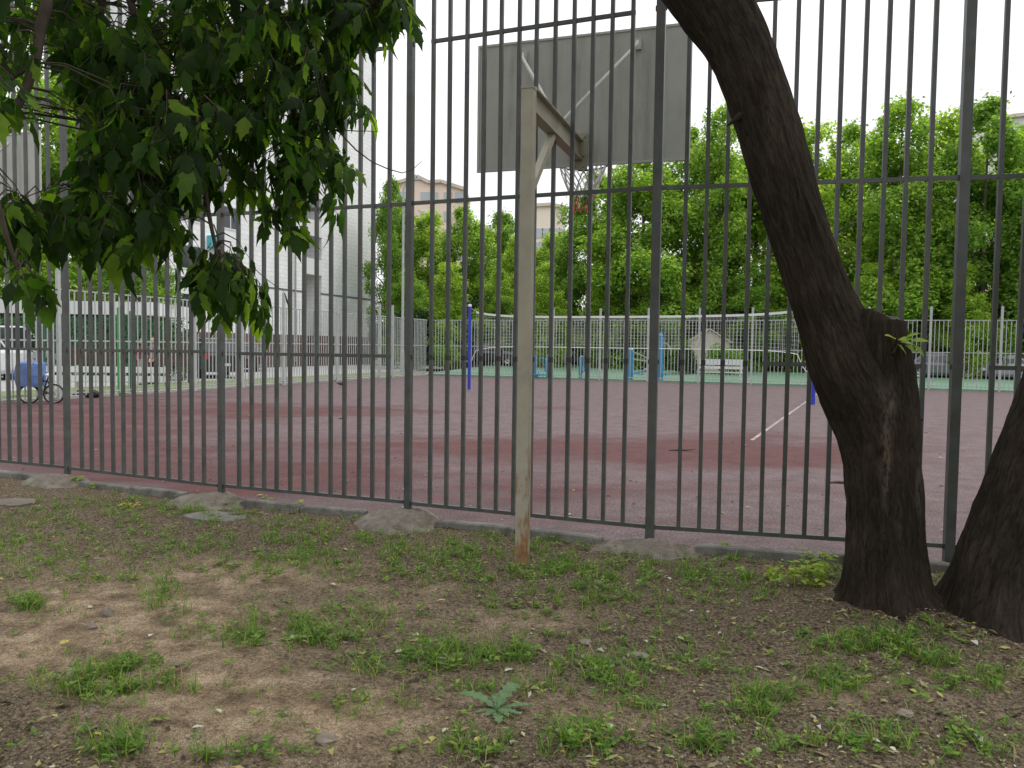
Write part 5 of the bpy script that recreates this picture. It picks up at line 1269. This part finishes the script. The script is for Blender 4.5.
for i in range(3500):
    py = 490 + 285 * rd.random(); px = rd.uniform(-30, 1054); c = G(px, py, -.03)
    if near_y(c.x) - c.y < .17: continue
    if rd.random() < field(px, py, BARE) * 1.8: continue
    s = min(.022, rd.lognormvariate(-5.3, .55)); z = gzf(c.x, c.y); o = len(m.v)
    for dx, dy, dz in ((1, 0, 0), (0, 1, 0), (-1, 0, 0), (0, -1, 0)): m.v.append((c.x + dx * s * rd.uniform(.6, 1.2), c.y + dy * s * rd.uniform(.6, 1.2), z - .003 + s * rd.uniform(0, .3)))
    m.v.append((c.x + rd.gauss(0, .2) * s, c.y + rd.gauss(0, .2) * s, z + s * rd.uniform(.5, .9)))
    m.f += [(o, o + 1, o + 4), (o + 1, o + 2, o + 4), (o + 2, o + 3, o + 4), (o + 3, o, o + 4)]
tag(m.build('earth_crumbs', m_stone), 'small crumbs of earth and grit on the ground', 'earth crumbs', None, 'stuff')
def stone(px, py, s, lab, zs=.7):
    c = G(px, py, -.03); z = gzf(c.x, c.y); m = MB(); n, q = 7, 12
    for i in range(n + 1):
        ph = math.pi * i / n
        for k in range(q):
            t = 2 * math.pi * k / q; v = Vector((math.sin(ph) * math.cos(t), math.sin(ph) * math.sin(t), math.cos(ph))); e = s * (1 + .35 * noise.noise(v * 1.7 + Vector((px, py, 0))))
            m.v.append((c.x + v.x * e * 1.2, c.y + v.y * e, z + s * .2 + v.z * e * zs))
    m.f = [(i * q + k, (i + 1) * q + k, (i + 1) * q + (k + 1) % q, i * q + (k + 1) % q) for i in range(n) for k in range(q)]
    tag(m.build('stone', m_stone, at=(c.x, c.y, z)), lab, 'stone', 'stones on the bare earth')
stone(107, 616, .030, 'small upright brown stone on the bare earth at left', 1.2); stone(91, 630, .026, 'rounded stone just below the upright brown one', 1.0); stone(326, 742, .035, 'flat grey stone near the bottom of the bare path'); stone(640, 655, .04, 'flat stone half buried below the patch of weeds', .4); stone(585, 640, .03, 'dark stone lying on the earth below the hoop pole', .5); stone(176, 668, .022, 'pale pebble beside the lower left grass patch'); stone(905, 720, .03, 'stone on the worn path below the leaning tree', .5)
# flat slab pieces at the left
for px, py, w, d_, rz, lab in ((14, 502, .42, .16, -.3, 'pale flat slab lying in the grass at the left edge'), (218, 517, .55, .16, -.4, 'dark broken slab lying in front of the second footing')):
    c = G(px, py, -.02); m = MB(); P = [(-.5, -.4), (-.1, -.55), (.4, -.45), (.52, .1), (.3, .5), (-.3, .45), (-.55, .1)]; ca, sa = math.cos(rz), math.sin(rz)
    for z in (-.05, .010, .015):
        for x, y in P: k_ = .94 if z > .012 else 1; m.v.append((c.x + (x * w * ca - y * d_ * 2 * sa) * k_, c.y + (x * w * sa + y * d_ * 2 * ca) * k_, gz(c.x, c.y) + z))
    q = 7; m.f = [(i * q + k, i * q + (k + 1) % q, (i + 1) * q + (k + 1) % q, (i + 1) * q + k) for i in range(2) for k in range(q)] + [tuple(2 * q + k for k in range(q))]
    tag(m.build('concrete_slab', m_concrete if px < 100 else m_kerb, at=(c.x, c.y, gz(c.x, c.y))), lab, 'slab')
# large dandelion like weed
c = G(497, 712, -.03); z = gzf(c.x, c.y); w = thing('broad_leaved_weed', 'grey green rosette weed with long broad leaves on bare earth, bottom centre', 'weed', (c.x, c.y, z))
def longleaf(m, base, d, l, wd, up, arch, wav=1):
    d = Vector(d).normalized(); s = Vector((-d.y, d.x, 0)); o = len(m.v); n = 12
    for i in range(n + 1):
        t = i / n; ww = wd * (math.sin(math.pi * min(1, (t * .9 + .06)) ** 1.15) ** .8) * (.75 + .25 * math.cos(i * 3.1 * wav)) if i < n else .001
        p = Vector(base) + d * l * t + V2(0, 0, up * l * (t - arch * t * t))
        m.v += [tuple(p + s * ww * .5 + V2(0, 0, .006)), tuple(p), tuple(p - s * ww * .5 + V2(0, 0, .006))]
    m.f += [f for i in range(n) for f in ((o + i * 3, o + i * 3 + 1, o + i * 3 + 4, o + i * 3 + 3), (o + i * 3 + 1, o + i * 3 + 2, o + i * 3 + 5, o + i * 3 + 4))]
for a, l, wd, up in ((2.75, .185, .075, .75), (.95, .17, .085, 1.15), (.1, .15, .045, .40), (-1.5, .15, .055, .35), (-2.1, .09, .04, .4), (3.6, .10, .035, .3), (1.7, .10, .04, 1.0), (-.6, .12, .04, .4), (-1.1, .11, .045, .6), (2.1, .08, .03, .8)):
    m = MB(); longleaf(m, (c.x, c.y, z), (math.cos(a), math.sin(a), 0), l, wd, up, .75); m.build('leaf', m_weed, w)
def seedling(px, py, n, h, l, mat, name, lab, spread=.05, grp=None):
    c = G(px, py, -.02); z = gz(c.x, c.y); w = thing(name, lab, 'weed', (c.x, c.y, z), 0, grp); m = MB(); ms_ = MB()
    for k in range(n):
        a = rd.uniform(0, 6.28); b0 = V2(c.x + rd.gauss(0, spread), c.y + rd.gauss(0, spread * .5), z); tp = b0 + V2(rd.gauss(0, .03), rd.gauss(0, .03), h * rd.uniform(.5, 1.2)); ms_.tube([b0 - V2(0, 0, .01), tp], [.002, .0012], 4)
        for q in range(4):
            a += 1.7; dd = V2(math.cos(a), math.sin(a), rd.uniform(-.3, .3)); simpleleaf(m, tp - V2(0, 0, rd.uniform(0, h * .4)), dd, (rd.gauss(0, .3), rd.gauss(0, .3), 1), l * rd.uniform(.7, 1.2), l * .55)
    m.build('foliage', mat, w); ms_.build('stem', mat, w)
seedling(800, 585, 30, .12, .055, m_bright, 'bright_weed', 'bright yellow green weed clump against the base of the leaning tree', .12)
seedling(822, 576, 10, .16, .055, m_bright, 'bright_weed', 'taller bright sprigs between the weed clump and the leaning trunk', .05)
seedling(80, 486, 4, .11, .06, m_bright, 'seedling', 'light green seedling beside the leftmost footing', .05)
seedling(262, 502, 4, .10, .055, m_bright, 'seedling', 'light green seedling at the kerb left of the middle fence posts', .04)
seedling(297, 507, 5, .10, .055, m_bright, 'seedling', 'second light green seedling at the kerb, just right of the other', .04)
seedling(722, 553, 6, .12, .05, m_bright, 'seedling', 'light green seedling growing at the kerb right of the broken footing', .05)
seedling(90, 488, 3, .06, .05, m_bright, 'seedling', 'low yellowish seedling just right of the leftmost footing', .04)
seedling(125, 506, 4, .05, .05, m_yel, 'seedling', 'yellow leaved seedling in front of the kerb at left', .05)
for k, (px, py) in enumerate([(152, 640), (88, 611), (228, 566), (92, 735), (192, 733), (540, 693), (395, 655), (437, 601), (352, 694), (683, 640), (612, 735), (635, 737), (555, 735), (690, 611), (217, 714), (475, 745), (448, 728), (648, 640), (660, 707), (915, 700), (972, 650), (870, 745), (890, 755), (60, 650), (286, 640), (420, 635), (505, 672), (735, 625), (755, 668), (330, 585)]):
    c = G(px, py, -.03); z = gzf(c.x, c.y) + .012; a = rd.uniform(0, 6.28); m = MB(); l = rd.uniform(.035, .06)
    simpleleaf(m, (c.x, c.y, z), (math.cos(a), math.sin(a), rd.uniform(0, .25)), (rd.gauss(0, .2), rd.gauss(0, .2), 1), l, l * .55)
    pale = k % 4 != 3
    o = m.build('fallen_leaf', M_FL[0] if pale else M_FL[1], at=(c.x, c.y, z)); tag(o, 'small pale fallen leaf lying loose on the bare earth' if pale else 'small yellow fallen leaf lying loose on the bare earth', 'leaf', 'pale fallen leaves' if pale else 'yellow fallen leaves')

# ------------------------------------------------------------------ light
SUN_EL, SUN_AZ = R(52), R(75)      # azimuth from +Y towards +X
sd = Vector((math.sin(SUN_AZ) * math.cos(SUN_EL), math.cos(SUN_AZ) * math.cos(SUN_EL), math.sin(SUN_EL)))
sl = bpy.data.lights.new('sun', 'SUN'); sl.energy = SUN_E; sl.angle = R(25); sl.color = (1, .97, .92)
so = bpy.data.objects.new('sun', sl); col.objects.link(so); so.rotation_euler = (-sd).to_track_quat('-Z', 'Y').to_euler()
w = bpy.data.worlds.new('World'); sc.world = w; w.use_nodes = True; nt = w.node_tree; bg = nt.nodes['Background']
sky = N(nt, 'ShaderNodeTexSky'); sky.sky_type = 'NISHITA'; sky.sun_disc = False; sky.sun_elevation = SUN_EL; sky.sun_rotation = SUN_AZ
tc = N(nt, 'ShaderNodeTexCoord'); cl = nz(nt, 2.2, 6, .6, tc.outputs['Generated'], (1, 1, 2.5))
cloud = ramp(nt, cl, [(.3, (.9, .9, .92)), (.7, (1, 1, 1))])
sz = N(nt, 'ShaderNodeSeparateXYZ'); nt.links.new(tc.outputs['Generated'], sz.inputs[0])   # an overcast sky is brightest overhead
cloud = mixc(nt, 1.0, cloud, ramp(nt, sz.outputs[2], [(0, (.62,) * 3), (.25, (.78,) * 3), (1, (1.28,) * 3)]), 'MULTIPLY')
cs = mixc(nt, 1.0, cloud, (SKY_L, SKY_L, SKY_L * 1.01, 1), 'MULTIPLY')
nt.links.new(mixc(nt, .9, sky.outputs[0], cs), bg.inputs['Color']); bg.inputs['Strength'].default_value = .1
sc.view_settings.view_transform = 'Standard'; sc.view_settings.look = 'None'; sc.view_settings.gamma = 1; sc.view_settings.exposure = EXPO
sc.cycles.max_bounces = 6; sc.cycles.diffuse_bounces = 3; sc.cycles.transparent_max_bounces = 4; sc.cycles.transmission_bounces = 4
sc.cycles.use_denoising = True
